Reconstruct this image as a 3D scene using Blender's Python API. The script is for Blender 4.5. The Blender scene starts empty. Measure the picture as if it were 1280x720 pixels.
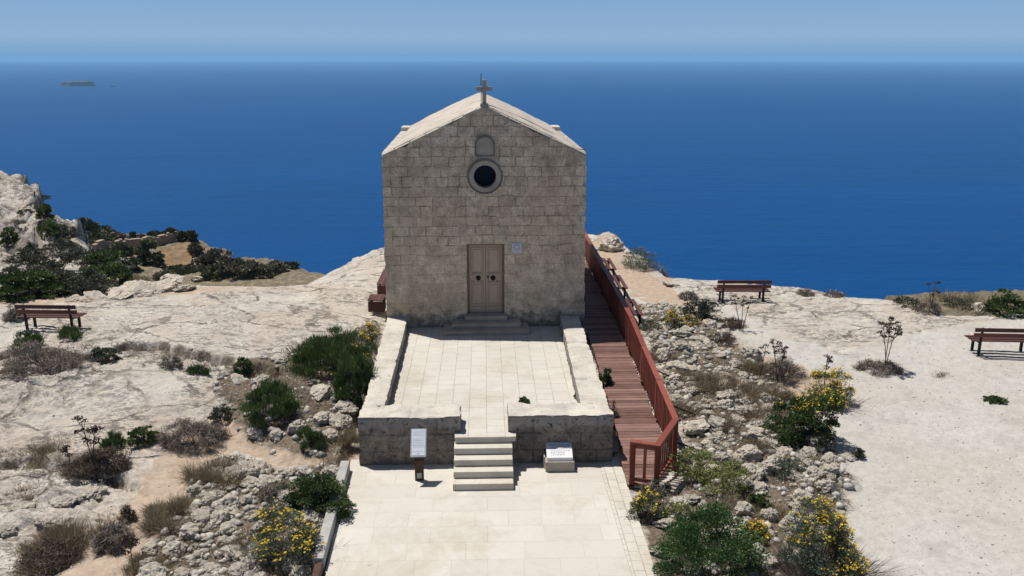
import bpy, bmesh, math, random
import numpy as np
from mathutils import Vector, Matrix, Euler, noise as mn

random.seed(7)
RNG = np.random.default_rng(7)
S = bpy.context.scene
COL = S.collection
R = math.radians

# ------------------------------------------------------------------ camera
F = 1100.0
CAM = Vector((0.0, -27.35, 8.5))
cd = bpy.data.cameras.new('camera')
cam = bpy.data.objects.new('camera', cd)
COL.objects.link(cam)
cd.sensor_width = 36.0
cd.lens = 36.0 * F / 1280.0
cd.clip_start = 0.2
cd.clip_end = 250000.0
cam.location = CAM
cam.rotation_euler = (R(90 - 14.77), 0, R(-1.76))
S.camera = cam
CR = Euler((R(90 - 14.77), 0, R(-1.76)), 'XYZ').to_matrix()

# ------------------------------------------------------------------ sky, sun, exposure
SUN_DIR = Vector((-0.285, 0.215, 0.93)).normalized()
SUN_EL = math.asin(SUN_DIR.z)
SUN_AZ = math.atan2(SUN_DIR.x, SUN_DIR.y)
w = bpy.data.worlds.new('World')
S.world = w
w.use_nodes = True
wn = w.node_tree
sky = wn.nodes.new('ShaderNodeTexSky')
sky.sky_type = 'NISHITA'
sky.sun_disc = False
sky.sun_elevation = SUN_EL
sky.sun_rotation = SUN_AZ
sky.altitude = 250
sky.air_density = 1.0
sky.dust_density = 1.2
sky.ozone_density = 2.0
bg = wn.nodes['Background']
SKY_STR = 0.055
bg.inputs[1].default_value = SKY_STR
# the lowest degrees of the sky: pale marine haze turning blue upwards, then the Nishita sky
_tc = wn.nodes.new('ShaderNodeTexCoord'); _sx = wn.nodes.new('ShaderNodeSeparateXYZ')
wn.links.new(_tc.outputs['Generated'], _sx.inputs[0])
_rp = wn.nodes.new('ShaderNodeValToRGB'); wn.links.new(_sx.outputs[2], _rp.inputs[0])
_el = _rp.color_ramp.elements
_stops = ((0.0, (0.18, 0.37, 0.615)), (0.020, (0.285, 0.44, 0.645)), (0.065, (0.215, 0.395, 0.62)), (0.16, (0.09, 0.21, 0.43)), (0.4, (0.035, 0.10, 0.28)))
while len(_el) < len(_stops): _el.new(0.5)
for _e, (_p, _c) in zip(_el, _stops):
    _e.position = _p; _e.color = (*_c, 1)
_sc = wn.nodes.new('ShaderNodeMix'); _sc.data_type = 'RGBA'; _sc.blend_type = 'MULTIPLY'; _sc.inputs[0].default_value = 1.0
wn.links.new(_rp.outputs[0], _sc.inputs[6]); _sc.inputs[7].default_value = (1 / SKY_STR,) * 3 + (1,)
_mr = wn.nodes.new('ShaderNodeMapRange'); wn.links.new(_sx.outputs[2], _mr.inputs[0])
_mr.inputs[1].default_value = 0.10; _mr.inputs[2].default_value = 0.45
_mx = wn.nodes.new('ShaderNodeMix'); _mx.data_type = 'RGBA'
wn.links.new(_mr.outputs[0], _mx.inputs[0]); wn.links.new(_sc.outputs[2], _mx.inputs[6]); wn.links.new(sky.outputs[0], _mx.inputs[7])
wn.links.new(_mx.outputs[2], bg.inputs[0])
ld = bpy.data.lights.new('sun', 'SUN')
ld.energy = 5.0
ld.angle = R(0.5)
ld.color = (1.0, 0.955, 0.89)
sun = bpy.data.objects.new('sun', ld)
COL.objects.link(sun)
sun.rotation_euler = SUN_DIR.to_track_quat('Z', 'Y').to_euler()
S.view_settings.view_transform = 'Standard'
S.view_settings.look = 'None'
S.view_settings.exposure = 0.0
S.view_settings.gamma = 1.0
S.cycles.max_bounces = 6
S.cycles.diffuse_bounces = 3
S.cycles.glossy_bounces = 2
S.cycles.volume_bounces = 1
S.cycles.use_denoising = True

# ------------------------------------------------------------------ helpers
def tag(o, label=None, cat=None, group=None, kind=None):
    if label: o['label'] = label
    if cat: o['category'] = cat
    if group: o['group'] = group
    if kind: o['kind'] = kind
    return o

def empty(name, loc=(0, 0, 0), rz=0.0):
    o = bpy.data.objects.new(name, None)
    o.empty_display_size = 0.2
    COL.objects.link(o)
    o.location = loc
    o.rotation_euler = (0, 0, rz)
    return o

def thing(name, label, cat, loc=(0, 0, 0), rz=0.0, group=None):
    return tag(empty(name, loc, rz), label, cat, group)

def link_mesh(name, me, mats, parent=None):
    o = bpy.data.objects.new(name, me)
    COL.objects.link(o)
    if mats is not None:
        for m in (mats if isinstance(mats, (list, tuple)) else [mats]):
            me.materials.append(m)
    if parent is not None:
        o.parent = parent
    return o

def np_mesh(name, verts, faces, smooth=False, var=None, attrs=None):
    """faces: int array (n, k) with one k."""
    me = bpy.data.meshes.new(name)
    verts = np.asarray(verts, dtype=np.float32)
    faces = np.asarray(faces, dtype=np.int32)
    n, k = faces.shape
    me.vertices.add(len(verts))
    me.vertices.foreach_set('co', verts.ravel())
    me.loops.add(n * k)
    me.loops.foreach_set('vertex_index', faces.ravel())
    me.polygons.add(n)
    me.polygons.foreach_set('loop_start', np.arange(0, n * k, k, dtype=np.int32))
    me.polygons.foreach_set('loop_total', np.full(n, k, dtype=np.int32))
    if smooth:
        me.polygons.foreach_set('use_smooth', np.ones(n, dtype=bool))
    me.update(calc_edges=True)
    if var is not None:
        a = me.attributes.new('var', 'FLOAT', 'FACE')
        a.data.foreach_set('value', np.asarray(var, dtype=np.float32))
    for nm, arr in (attrs or {}).items():
        a = me.attributes.new(nm, 'FLOAT', 'POINT')
        a.data.foreach_set('value', np.asarray(arr, dtype=np.float32))
    return me

class MB:
    """collects boxes, tubes and prisms, then links them as one mesh"""
    def __init__(self):
        self.v, self.f, self.var = [], [], []
    def add(self, vs, fs, var=None):
        o = len(self.v)
        self.v += [tuple(p) for p in vs]
        self.f += [tuple(i + o for i in f) for f in fs]
        r = random.random() if var is None else var
        self.var += [r] * len(fs)
        return self
    def box(self, x0, x1, y0, y1, z0, z1, var=None):
        return self.hexa([(x0, y0), (x1, y0), (x1, y1), (x0, y1)], z0, z1, var)
    def hexa(self, poly, z0, z1, var=None):
        n = len(poly)
        zz0 = z0 if isinstance(z0, (list, tuple)) else [z0] * n
        zz1 = z1 if isinstance(z1, (list, tuple)) else [z1] * n
        vs = [(p[0], p[1], zz0[i]) for i, p in enumerate(poly)] + [(p[0], p[1], zz1[i]) for i, p in enumerate(poly)]
        fs = [tuple(range(n))[::-1], tuple(range(n, 2 * n))] + [(i, (i + 1) % n, n + (i + 1) % n, n + i) for i in range(n)]
        return self.add(vs, fs, var)
    def bar(self, a, b, wx, wz, up=(0, 0, 1)):
        a, b = Vector(a), Vector(b)
        d = (b - a).normalized()
        u = Vector(up)
        s = d.cross(u).normalized() * (wx / 2)
        t = s.cross(d).normalized() * (wz / 2)
        vs = [a - s - t, a + s - t, a + s + t, a - s + t, b - s - t, b + s - t, b + s + t, b - s + t]
        return self.add(vs, [(0, 1, 2, 3), (7, 6, 5, 4), (0, 4, 5, 1), (1, 5, 6, 2), (2, 6, 7, 3), (3, 7, 4, 0)])
    def tube(self, pts, rad, n=6):
        pts = [Vector(p) for p in pts]
        rads = rad if isinstance(rad, (list, tuple)) else [rad] * len(pts)
        vs, fs = [], []
        for i, p in enumerate(pts):
            d = (pts[min(i + 1, len(pts) - 1)] - pts[max(i - 1, 0)]).normalized()
            u = d.orthogonal().normalized()
            q = d.cross(u)
            for k in range(n):
                a = 2 * math.pi * k / n
                vs.append(p + (u * math.cos(a) + q * math.sin(a)) * rads[i])
        for i in range(len(pts) - 1):
            for k in range(n):
                fs.append((i * n + k, i * n + (k + 1) % n, (i + 1) * n + (k + 1) % n, (i + 1) * n + k))
        fs.append(tuple(range(n))[::-1])
        fs.append(tuple(range((len(pts) - 1) * n, len(pts) * n)))
        return self.add(vs, fs)
    def build(self, name, mats, parent=None, bevel=0.0, smooth=False):
        me = bpy.data.meshes.new(name)
        me.from_pydata(self.v, [], self.f)
        bm = bmesh.new(); bm.from_mesh(me)
        bmesh.ops.recalc_face_normals(bm, faces=bm.faces)
        bm.to_mesh(me); bm.free()
        a = me.attributes.new('var', 'FLOAT', 'FACE')
        a.data.foreach_set('value', self.var)
        if smooth:
            me.polygons.foreach_set('use_smooth', [True] * len(me.polygons))
        o = link_mesh(name, me, mats, parent)
        if bevel:
            b = o.modifiers.new('bevel', 'BEVEL')
            b.width = bevel; b.segments = 2; b.limit_method = 'ANGLE'
        return o

# ---- vectorised gradient noise
_P = np.random.default_rng(11).permutation(512)
_P = np.concatenate([_P, _P, _P])
_GA = np.random.default_rng(12).uniform(0, 2 * math.pi, 512)
_GX, _GY = np.cos(_GA), np.sin(_GA)
def pn(x, y):
    xi = np.floor(x).astype(np.int64); yi = np.floor(y).astype(np.int64)
    xf = x - xi; yf = y - yi
    def g(ix, iy, fx, fy):
        h = _P[_P[ix & 511] + (iy & 511)] & 511
        return _GX[h] * fx + _GY[h] * fy
    u = xf * xf * xf * (xf * (xf * 6 - 15) + 10)
    v = yf * yf * yf * (yf * (yf * 6 - 15) + 10)
    a = g(xi, yi, xf, yf); b = g(xi + 1, yi, xf - 1, yf)
    c = g(xi, yi + 1, xf, yf - 1); d = g(xi + 1, yi + 1, xf - 1, yf - 1)
    return (a + (b - a) * u) * (1 - v) + (c + (d - c) * u) * v
def fbm(x, y, sc, oc=4, gain=0.5, off=0.0):
    t = 0.0; a = 1.0; f = 1.0 / sc
    for i in range(oc):
        t = t + a * pn(x * f + off + 17.3 * i, y * f - off + 5.1 * i)
        a *= gain; f *= 2.03
    return t
def ridged(x, y, sc, oc=4, off=0.0):
    t = 0.0; a = 1.0; f = 1.0 / sc
    for i in range(oc):
        n = 1 - np.abs(pn(x * f + off + 9.7 * i, y * f + off - 3.3 * i)) * 2
        t = t + a * n * n
        a *= 0.5; f *= 2.1
    return t
def sstep(a, b, x):
    t = np.clip((x - a) / (b - a), 0, 1)
    return t * t * (3 - 2 * t)

# ---- pixel of the 1280x720 photograph -> ray -> world
def ray(px, py):
    d = CR @ Vector(((px - 640) / F, -(py - 360) / F, -1.0))
    return d
def at_z(px, py, z):
    d = ray(px, py)
    t = (z - CAM.z) / d.z
    return CAM + d * t
def at_y(px, py, y):
    d = ray(px, py)
    t = (y - CAM.y) / d.y
    return CAM + d * t
def at_d(px, dist):
    """ground xy on pixel column px (taken at the horizon) at forward distance dist"""
    d = ray(px, 340)
    t = dist / d.y
    return (CAM.x + d.x * t, CAM.y + d.y * t)
def pxpoly(pts, z=0.0):
    return [tuple(at_z(p[0], p[1], p[2] if len(p) > 2 else z).xy) for p in pts]

def sdf_poly(x, y, poly):
    """signed distance: negative inside"""
    P = np.array(poly, dtype=float); Q = np.roll(P, -1, axis=0)
    d2 = np.full(x.shape, 1e18); inside = np.zeros(x.shape, dtype=bool)
    for (ax, ay), (bx, by) in zip(P, Q):
        ex, ey = bx - ax, by - ay
        t = np.clip(((x - ax) * ex + (y - ay) * ey) / (ex * ex + ey * ey + 1e-12), 0, 1)
        dx, dy = x - ax - t * ex, y - ay - t * ey
        d2 = np.minimum(d2, dx * dx + dy * dy)
        c = ((ay > y) != (by > y)) & (x < (bx - ax) * (y - ay) / ((by - ay) + 1e-12) + ax)
        inside ^= c
    d = np.sqrt(d2)
    return np.where(inside, -d, d)
def dist_line(x, y, pts):
    d2 = np.full(x.shape, 1e18)
    for (ax, ay), (bx, by) in zip(pts[:-1], pts[1:]):
        ex, ey = bx - ax, by - ay
        t = np.clip(((x - ax) * ex + (y - ay) * ey) / (ex * ex + ey * ey + 1e-12), 0, 1)
        dx, dy = x - ax - t * ex, y - ay - t * ey
        d2 = np.minimum(d2, dx * dx + dy * dy)
    return np.sqrt(d2)
def side_line(x, y, pts):
    """signed distance to a polyline: positive on its left"""
    best = np.full(x.shape, 1e18); sg = np.zeros(x.shape)
    for (ax, ay), (bx, by) in zip(pts[:-1], pts[1:]):
        ex, ey = bx - ax, by - ay
        t = np.clip(((x - ax) * ex + (y - ay) * ey) / (ex * ex + ey * ey + 1e-12), 0, 1)
        dx, dy = x - ax - t * ex, y - ay - t * ey
        dd = dx * dx + dy * dy
        cr = ex * (y - ay) - ey * (x - ax)
        m = dd < best
        sg = np.where(m, np.sign(cr), sg); best = np.minimum(best, dd)
    return np.sqrt(best) * sg

# ------------------------------------------------------------------ node materials
class G:
    def __init__(self, name):
        self.m = bpy.data.materials.new(name); self.m.use_nodes = True
        self.t = self.m.node_tree
        self.b = self.t.nodes['Principled BSDF']
        self.b.inputs['Roughness'].default_value = 0.9
        self.b.inputs['Specular IOR Level'].default_value = 0.25
    def n(self, ty, **kw):
        nd = self.t.nodes.new(ty)
        for k, v in kw.items(): setattr(nd, k, v)
        return nd
    def put(self, sock, v):
        if isinstance(v, (int, float)):
            if sock.type in ('RGBA',): sock.default_value = (v, v, v, 1)
            elif sock.type == 'VECTOR': sock.default_value = (v, v, v)
            else: sock.default_value = v
        elif isinstance(v, (tuple, list)):
            if sock.type == 'RGBA': sock.default_value = (v[0], v[1], v[2], 1)
            else: sock.default_value = v
        else:
            self.t.links.new(v, sock)
    def coord(self, which='Object'):
        return self.n('ShaderNodeTexCoord').outputs[which]
    def swz(self, vec, order):
        s = self.n('ShaderNodeSeparateXYZ'); self.put(s.inputs[0], vec)
        c = self.n('ShaderNodeCombineXYZ')
        for i, k in enumerate(order):
            if k in 'xyz': self.put(c.inputs[i], s.outputs['xyz'.index(k)])
        return c.outputs[0]
    def sep(self, vec, k):
        s = self.n('ShaderNodeSeparateXYZ'); self.put(s.inputs[0], vec)
        return s.outputs['xyz'.index(k)]
    def mapv(self, vec, scale=(1, 1, 1), rot=(0, 0, 0), loc=(0, 0, 0)):
        m = self.n('ShaderNodeMapping'); self.put(m.inputs['Vector'], vec)
        m.inputs['Scale'].default_value = scale; m.inputs['Rotation'].default_value = rot; m.inputs['Location'].default_value = loc
        return m.outputs[0]
    def noise(self, vec, scale, detail=4, rough=0.55, dist=0.0, col=False):
        k = self.n('ShaderNodeTexNoise'); self.put(k.inputs['Vector'], vec)
        k.inputs['Scale'].default_value = scale; k.inputs['Detail'].default_value = detail
        k.inputs['Roughness'].default_value = rough; k.inputs['Distortion'].default_value = dist
        return k.outputs[1 if col else 0]
    def vor(self, vec, scale, feature='F1', out='Distance', rnd=1.0):
        k = self.n('ShaderNodeTexVoronoi', feature=feature); self.put(k.inputs['Vector'], vec)
        k.inputs['Scale'].default_value = scale; k.inputs['Randomness'].default_value = rnd
        return k.outputs[out]
    def ramp(self, fac, stops, interp='LINEAR'):
        r = self.n('ShaderNodeValToRGB'); self.put(r.inputs[0], fac)
        e = r.color_ramp; e.interpolation = interp
        while len(e.elements) < len(stops): e.elements.new(0.5)
        for el, (p, c) in zip(e.elements, stops):
            el.position = p
            el.color = (c, c, c, 1) if isinstance(c, (int, float)) else (c[0], c[1], c[2], 1)
        return r.outputs[0]
    def mix(self, fac, a, b, blend='MIX'):
        m = self.n('ShaderNodeMix', data_type='RGBA', blend_type=blend)
        self.put(m.inputs[0], fac); self.put(m.inputs[6], a); self.put(m.inputs[7], b)
        return m.outputs[2]
    def math(self, op, a, b=0.0, clamp=False):
        m = self.n('ShaderNodeMath', operation=op); m.use_clamp = clamp
        self.put(m.inputs[0], a); self.put(m.inputs[1], b)
        return m.outputs[0]
    def vadd(self, a, b, scale=1.0):
        s = self.n('ShaderNodeVectorMath', operation='SCALE'); self.put(s.inputs[0], b); s.inputs['Scale'].default_value = scale
        m = self.n('ShaderNodeVectorMath', operation='ADD'); self.put(m.inputs[0], a); self.put(m.inputs[1], s.outputs[0])
        return m.outputs[0]
    def attr(self, name):
        a = self.n('ShaderNodeAttribute'); a.attribute_name = name
        return a.outputs['Fac']
    def bump(self, h, strength=0.5, dist=0.05, normal=None):
        b = self.n('ShaderNodeBump'); self.put(b.inputs['Height'], h)
        b.inputs['Strength'].default_value = strength; b.inputs['Distance'].default_value = dist
        if normal is not None: self.put(b.inputs['Normal'], normal)
        return b.outputs[0]
    def out(self, color=None, rough=None, normal=None, spec=None):
        if color is not None: self.put(self.b.inputs['Base Color'], color)
        if rough is not None: self.put(self.b.inputs['Roughness'], rough)
        if normal is not None: self.put(self.b.inputs['Normal'], normal)
        if spec is not None: self.put(self.b.inputs['Specular IOR Level'], spec)
        return self.m

def brick(g, vec, bw, rh, mortar=0.012, smooth=0.3, bias=0.0, offset=0.5, c1=0.0, c2=1.0, sq=1.0, sqf=2):
    b = g.n('ShaderNodeTexBrick'); g.put(b.inputs['Vector'], vec)
    b.offset = offset; b.squash = sq; b.squash_frequency = sqf
    b.inputs['Scale'].default_value = 1.0
    b.inputs['Color1'].default_value = (c1, c1, c1, 1); b.inputs['Color2'].default_value = (c2, c2, c2, 1)
    b.inputs['Mortar'].default_value = (0.5, 0.5, 0.5, 1)
    b.inputs['Mortar Size'].default_value = mortar; b.inputs['Mortar Smooth'].default_value = smooth
    b.inputs['Bias'].default_value = bias
    b.inputs['Brick Width'].default_value = bw; b.inputs['Row Height'].default_value = rh
    return b.outputs['Color'], b.outputs['Fac']

def m_masonry(name, order, courses=0.31):
    """weathered limestone ashlar"""
    g = G(name); co = g.coord('Object')
    uv = g.swz(co, order)
    wob = g.noise(uv, 1.3, 3, 0.6, col=True)
    uvd = g.vadd(uv, wob, 0.16)
    uvd = g.vadd(uvd, g.noise(uv, 14, 3, 0.6, col=True), 0.022)
    bc, bf = brick(g, uvd, 0.52, courses, 0.016, 0.35, sq=0.68, sqf=3, offset=0.43)
    n1 = g.noise(uv, 0.7, 5, 0.6)
    n2 = g.noise(uv, 3.2, 6, 0.65)
    n3 = g.noise(uv, 26, 5, 0.7)
    n4 = g.noise(g.mapv(uv, (1, 0.45, 1)), 1.7, 6, 0.68)
    base = g.ramp(n2, [(0.30, (0.33, 0.282, 0.222)), (0.5, (0.52, 0.455, 0.37)), (0.68, (0.68, 0.605, 0.50))])
    warm = g.ramp(n1, [(0.42, 0.0), (0.62, 1.0)])
    base = g.mix(g.math('MULTIPLY', warm, 0.45), base, (0.44, 0.35, 0.25))
    base = g.mix(0.5, base, g.ramp(bc, [(0.0, 0.33), (1.0, 0.60)]), 'OVERLAY')
    # plastered lower part: joints fade out
    z = g.sep(co, 'z')
    low = g.ramp(g.math('ADD', g.math('DIVIDE', z, 6.0), g.math('MULTIPLY', g.math('SUBTRACT', n1, 0.5), 0.5)), [(0.22, 0.12), (0.48, 1.0)])
    vis = g.math('MULTIPLY', low, g.ramp(g.noise(uv, 2.1, 4, 0.7), [(0.40, 0.08), (0.58, 1.0)]))
    mort = g.math('MULTIPLY', bf, vis)
    base = g.mix(g.math('MULTIPLY', mort, 0.6), base, (0.095, 0.084, 0.072))
    # black lichen and weather stains, pits
    st = g.math('MAXIMUM', g.ramp(n4, [(0.48, 0.0), (0.62, 1.0)]), g.math('MULTIPLY', g.ramp(g.noise(uv, 5.5, 7, 0.8, 0.4), [(0.52, 0.0), (0.60, 1.0)]), 0.9))
    up = g.ramp(g.math('DIVIDE', z, 7.0), [(0.25, 0.25), (0.8, 0.8)])
    st = g.math('MULTIPLY', st, up)
    st = g.math('MULTIPLY', st, g.ramp(g.noise(uv, 0.42, 4, 0.6), [(0.42, 0.35), (0.60, 1.25)]))
    base = g.mix(g.math('MULTIPLY', st, 0.72, True), base, (0.125, 0.11, 0.095))
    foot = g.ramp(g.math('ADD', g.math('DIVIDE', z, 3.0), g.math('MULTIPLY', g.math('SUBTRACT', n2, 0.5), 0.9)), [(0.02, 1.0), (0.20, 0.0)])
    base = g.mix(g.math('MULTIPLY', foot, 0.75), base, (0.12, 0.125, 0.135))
    pit = g.ramp(n3, [(0.37, 1.0), (0.46, 0.0)])
    base = g.mix(g.math('MULTIPLY', pit, 0.55), base, (0.12, 0.105, 0.088))
    pale = g.ramp(g.noise(uv, 9, 5, 0.7), [(0.56, 0.0), (0.68, 1.0)])
    base = g.mix(g.math('MULTIPLY', pale, 0.5), base, (0.62, 0.58, 0.52))
    spk = g.ramp(g.noise(uv, 17, 3, 0.8), [(0.56, 0.0), (0.64, 1.0)])
    base = g.mix(g.math('MULTIPLY', spk, 0.48), base, (0.13, 0.115, 0.10))
    base = g.mix(1.0, base, (1.36, 1.25, 1.11), 'MULTIPLY')
    h = g.math('SUBTRACT', g.math('ADD', g.math('MULTIPLY', n3, 0.35), g.math('MULTIPLY', n2, 0.6)), g.math('MULTIPLY', mort, 0.6))
    h = g.math('ADD', h, g.math('MULTIPLY', g.sep(bc, 'x'), 0.3))
    return g.out(base, 0.95, g.bump(h, 0.8, 0.04))

def m_cap(name, tint=(0.56, 0.52, 0.45)):
    """pale sun-bleached stone with grey lichen"""
    g = G(name); co = g.coord('Object')
    n1 = g.noise(co, 1.6, 5, 0.65); n2 = g.noise(co, 9, 5, 0.7); n3 = g.noise(co, 40, 4, 0.7)
    c = g.ramp(n1, [(0.3, [t * 0.72 for t in tint]), (0.55, tint), (0.75, [min(1, t * 1.14) for t in tint])])
    c = g.mix(g.math('MULTIPLY', g.ramp(n2, [(0.55, 0.0), (0.70, 1.0)]), 0.6), c, (0.30, 0.28, 0.26))
    c = g.mix(g.math('MULTIPLY', g.ramp(n3, [(0.32, 1.0), (0.40, 0.0)]), 0.7), c, (0.16, 0.145, 0.13))
    h = g.math('ADD', g.math('MULTIPLY', n2, 0.7), g.math('MULTIPLY', n3, 0.3))
    return g.out(c, 0.95, g.bump(h, 0.7, 0.04))

def m_oldwall(name):
    """rough boundary masonry: brown grey with black lichen holes"""
    g = G(name); co = g.coord('Object')
    n1 = g.noise(co, 1.4, 5, 0.65); n2 = g.noise(co, 6, 6, 0.7); n3 = g.noise(co, 22, 5, 0.7)
    c = g.ramp(n2, [(0.3, (0.15, 0.125, 0.105)), (0.52, (0.27, 0.23, 0.19)), (0.72, (0.40, 0.36, 0.31))])
    c = g.mix(g.math('MULTIPLY', g.ramp(n1, [(0.45, 0.0), (0.62, 1.0)]), 0.65), c, (0.10, 0.092, 0.085))
    z = g.sep(co, 'z')
    top = g.ramp(g.math('ADD', z, g.math('MULTIPLY', g.math('SUBTRACT', n2, 0.5), 0.3)), [(0.08, 0.0), (0.16, 1.0)])
    c = g.mix(g.math('MULTIPLY', top, 0.6), c, (0.36, 0.345, 0.32))
    pit = g.ramp(g.noise(co, 9, 4, 0.6, 0.6), [(0.34, 1.0), (0.42, 0.0)])
    c = g.mix(g.math('MULTIPLY', pit, 0.85), c, (0.035, 0.03, 0.028))
    bc, bf = brick(g, g.vadd(g.swz(co, 'xzy'), g.noise(co, 3, 3, 0.6, col=True), 0.08), 0.75, 0.42, 0.018, 0.4)
    c = g.mix(g.math('MULTIPLY', g.math('MULTIPLY', bf, 0.45), g.ramp(n1, [(0.4, 0.0), (0.6, 1.0)])), c, (0.05, 0.045, 0.04))
    h = g.math('SUBTRACT', g.math('ADD', g.math('MULTIPLY', n2, 0.8), g.math('MULTIPLY', n3, 0.3)), g.math('MULTIPLY', bf, 0.5))
    return g.out(c, 0.95, g.bump(h, 0.9, 0.06))

def m_paving(name, order, bw, rh, tint, joint=0.35, mort=0.008, offset=0.37):
    g = G(name); co = g.coord('Object')
    uv = g.swz(co, order)
    uvd = g.vadd(uv, g.noise(uv, 5, 2, 0.5, col=True), 0.012)
    bc, bf = brick(g, uvd, bw, rh, mort, 0.15, sq=0.6, sqf=3, offset=offset)
    n1 = g.noise(co, 0.9, 5, 0.6); n2 = g.noise(co, 7, 5, 0.7); n3 = g.noise(co, 55, 3, 0.7)
    c = g.ramp(g.sep(bc, 'x'), [(0.0, [t * 0.945 for t in tint]), (0.6, tint), (1.0, [t * 1.035 for t in tint])])
    c = g.mix(g.math('MULTIPLY', g.ramp(n1, [(0.40, 0.0), (0.65, 1.0)]), 0.3), c, (tint[0] * 0.86, tint[1] * 0.84, tint[2] * 0.8))
    c = g.mix(g.math('MULTIPLY', g.ramp(n2, [(0.55, 0.0), (0.75, 1.0)]), 0.35), c, (tint[0] * 0.76, tint[1] * 0.76, tint[2] * 0.76))
    c = g.mix(g.math('MULTIPLY', g.ramp(n3, [(0.30, 1.0), (0.38, 0.0)]), 0.45), c, (0.25, 0.23, 0.2))
    dirt = g.noise(co, 0.55, 7, 0.75, 0.5)
    c = g.mix(g.math('MULTIPLY', g.ramp(dirt, [(0.48, 0.0), (0.64, 1.0)]), 0.6), c, (tint[0] * 0.74, tint[1] * 0.69, tint[2] * 0.60))
    jv = g.math('MULTIPLY', g.math('MULTIPLY', bf, joint * 2), g.ramp(g.noise(co, 1.7, 4, 0.7), [(0.32, 0.25), (0.62, 1.0)]))
    c = g.mix(jv, c, (0.16, 0.145, 0.12))
    return g.out(c, 0.85, g.bump(g.math('SUBTRACT', g.math('MULTIPLY', n2, 0.3), bf), 0.35, 0.015))

def m_wood(name, dark, light, rough=0.65, var=True, grain=(3, 40, 40)):
    g = G(name); co = g.coord('Object')
    n = g.noise(g.mapv(co, grain), 1.0, 4, 0.6)
    n2 = g.noise(co, 2.5, 4, 0.6)
    f = g.math('ADD', g.math('MULTIPLY', n, 0.6), g.math('MULTIPLY', n2, 0.4))
    if var:
        f = g.math('ADD', f, g.math('MULTIPLY', g.math('SUBTRACT', g.attr('var'), 0.5), 0.45))
    c = g.ramp(f, [(0.25, dark), (0.75, light)])
    return g.out(c, rough, g.bump(n, 0.3, 0.01))

def m_plain(name, col, rough=0.6, metal=0.0, nz=0.15, scale=12):
    g = G(name); co = g.coord('Object')
    n = g.noise(co, scale, 4, 0.6)
    c = g.ramp(n, [(0.3, [t * (1 - nz) for t in col]), (0.7, [min(1, t * (1 + nz)) for t in col])])
    g.b.inputs['Metallic'].default_value = metal
    return g.out(c, rough)

def m_leaf(name, c0, c1, c2, rough=0.55, trans=0.25):
    g = G(name)
    c = g.ramp(g.attr('var'), [(0.0, c0), (0.55, c1), (1.0, c2)])
    g.out(c, rough, spec=0.3)
    tr = g.n('ShaderNodeBsdfTranslucent'); g.put(tr.inputs[0], c)
    mx = g.n('ShaderNodeMixShader'); mx.inputs[0].default_value = trans
    g.t.links.new(g.b.outputs[0], mx.inputs[1]); g.t.links.new(tr.outputs[0], mx.inputs[2])
    g.t.links.new(mx.outputs[0], g.t.nodes['Material Output'].inputs[0])
    return g.m

def m_rock(name, tint=(1, 1, 1)):
    g = G(name); co = g.coord('Object')
    oi = g.n('ShaderNodeObjectInfo')
    v = g.vadd(co, oi.outputs['Location'], 3.1)
    n1 = g.noise(v, 2.2, 5, 0.65); n2 = g.noise(v, 8, 6, 0.7); n3 = g.noise(v, 30, 4, 0.7)
    c = g.ramp(n1, [(0.28, (0.28, 0.268, 0.245)), (0.5, (0.50, 0.478, 0.44)), (0.7, (0.68, 0.65, 0.60))])
    c = g.mix(g.math('MULTIPLY', g.ramp(n2, [(0.50, 0.0), (0.66, 1.0)]), 0.7), c, (0.17, 0.165, 0.16))
    c = g.mix(g.math('MULTIPLY', g.ramp(n3, [(0.32, 1.0), (0.42, 0.0)]), 0.75), c, (0.10, 0.095, 0.09))
    c = g.mix(g.math('MULTIPLY', oi.outputs['Random'], 0.40), c, (0.62, 0.575, 0.50), 'MIX')
    c = g.mix(0.8, c, tint, 'MULTIPLY')
    h = g.math('ADD', g.math('MULTIPLY', n2, 0.7), g.math('MULTIPLY', n3, 0.4))
    return g.out(c, 0.95, g.bump(h, 1.0, 0.07))

# ------------------------------------------------------------------ layout numbers
Z_PAV = -0.80
TER = dict(y1=-0.02)                          # terrace reaches the facade at y = 0
DECK_X0, DECK_X1 = 3.25, 4.32
def deck_z(y):
    return float(np.interp(y, [-9.6, -2.0, 20], [-0.74, -0.12, 0.0]))

# --- the terrain as a function ------------------------------------------------
# plateau rim (world xy), from pixels on the rim and, for the left headland, from column + distance
rim = [(-160, -60), (160, -60), (160, 13)]
rim += pxpoly([(1500, 366), (1280, 363), (1200, 366), (1110, 371)], -3.0)
rim += pxpoly([(1075, 371), (1000, 361), (960, 356), (900, 349), (865, 347), (835, 345), (818, 335), (790, 312), (770, 300), (745, 293),
               (690, 291), (600, 297), (520, 304), (476, 307), (440, 309), (415, 318), (385, 333), (330, 347), (300, 350), (262, 346)], 0.0)
rim += [at_d(232, 35.5), at_d(196, 37), at_d(165, 39), at_d(128, 43), at_d(112, 48), at_d(104, 53), at_d(74, 60), at_d(64, 74), at_d(66, 88), at_d(40, 95),
        at_d(0, 99), at_d(-120, 104), (-160, 90)]
ledge = [(-160, 60), at_d(-300, 200), at_d(60, 186), at_d(110, 186), at_d(160, 180)] + pxpoly([(200, 298), (240, 299), (262, 304), (300, 315), (350, 325), (385, 333), (430, 346)], -28.0) + [(20, 60), (-40, 20)]
step1 = pxpoly([(-60, 462), (40, 452), (100, 452), (160, 443), (230, 452), (320, 462), (350, 468)], -0.15)       # ledge across the slab
step2 = pxpoly([(-60, 576), (60, 568), (110, 580), (150, 592)], -0.7)
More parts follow.
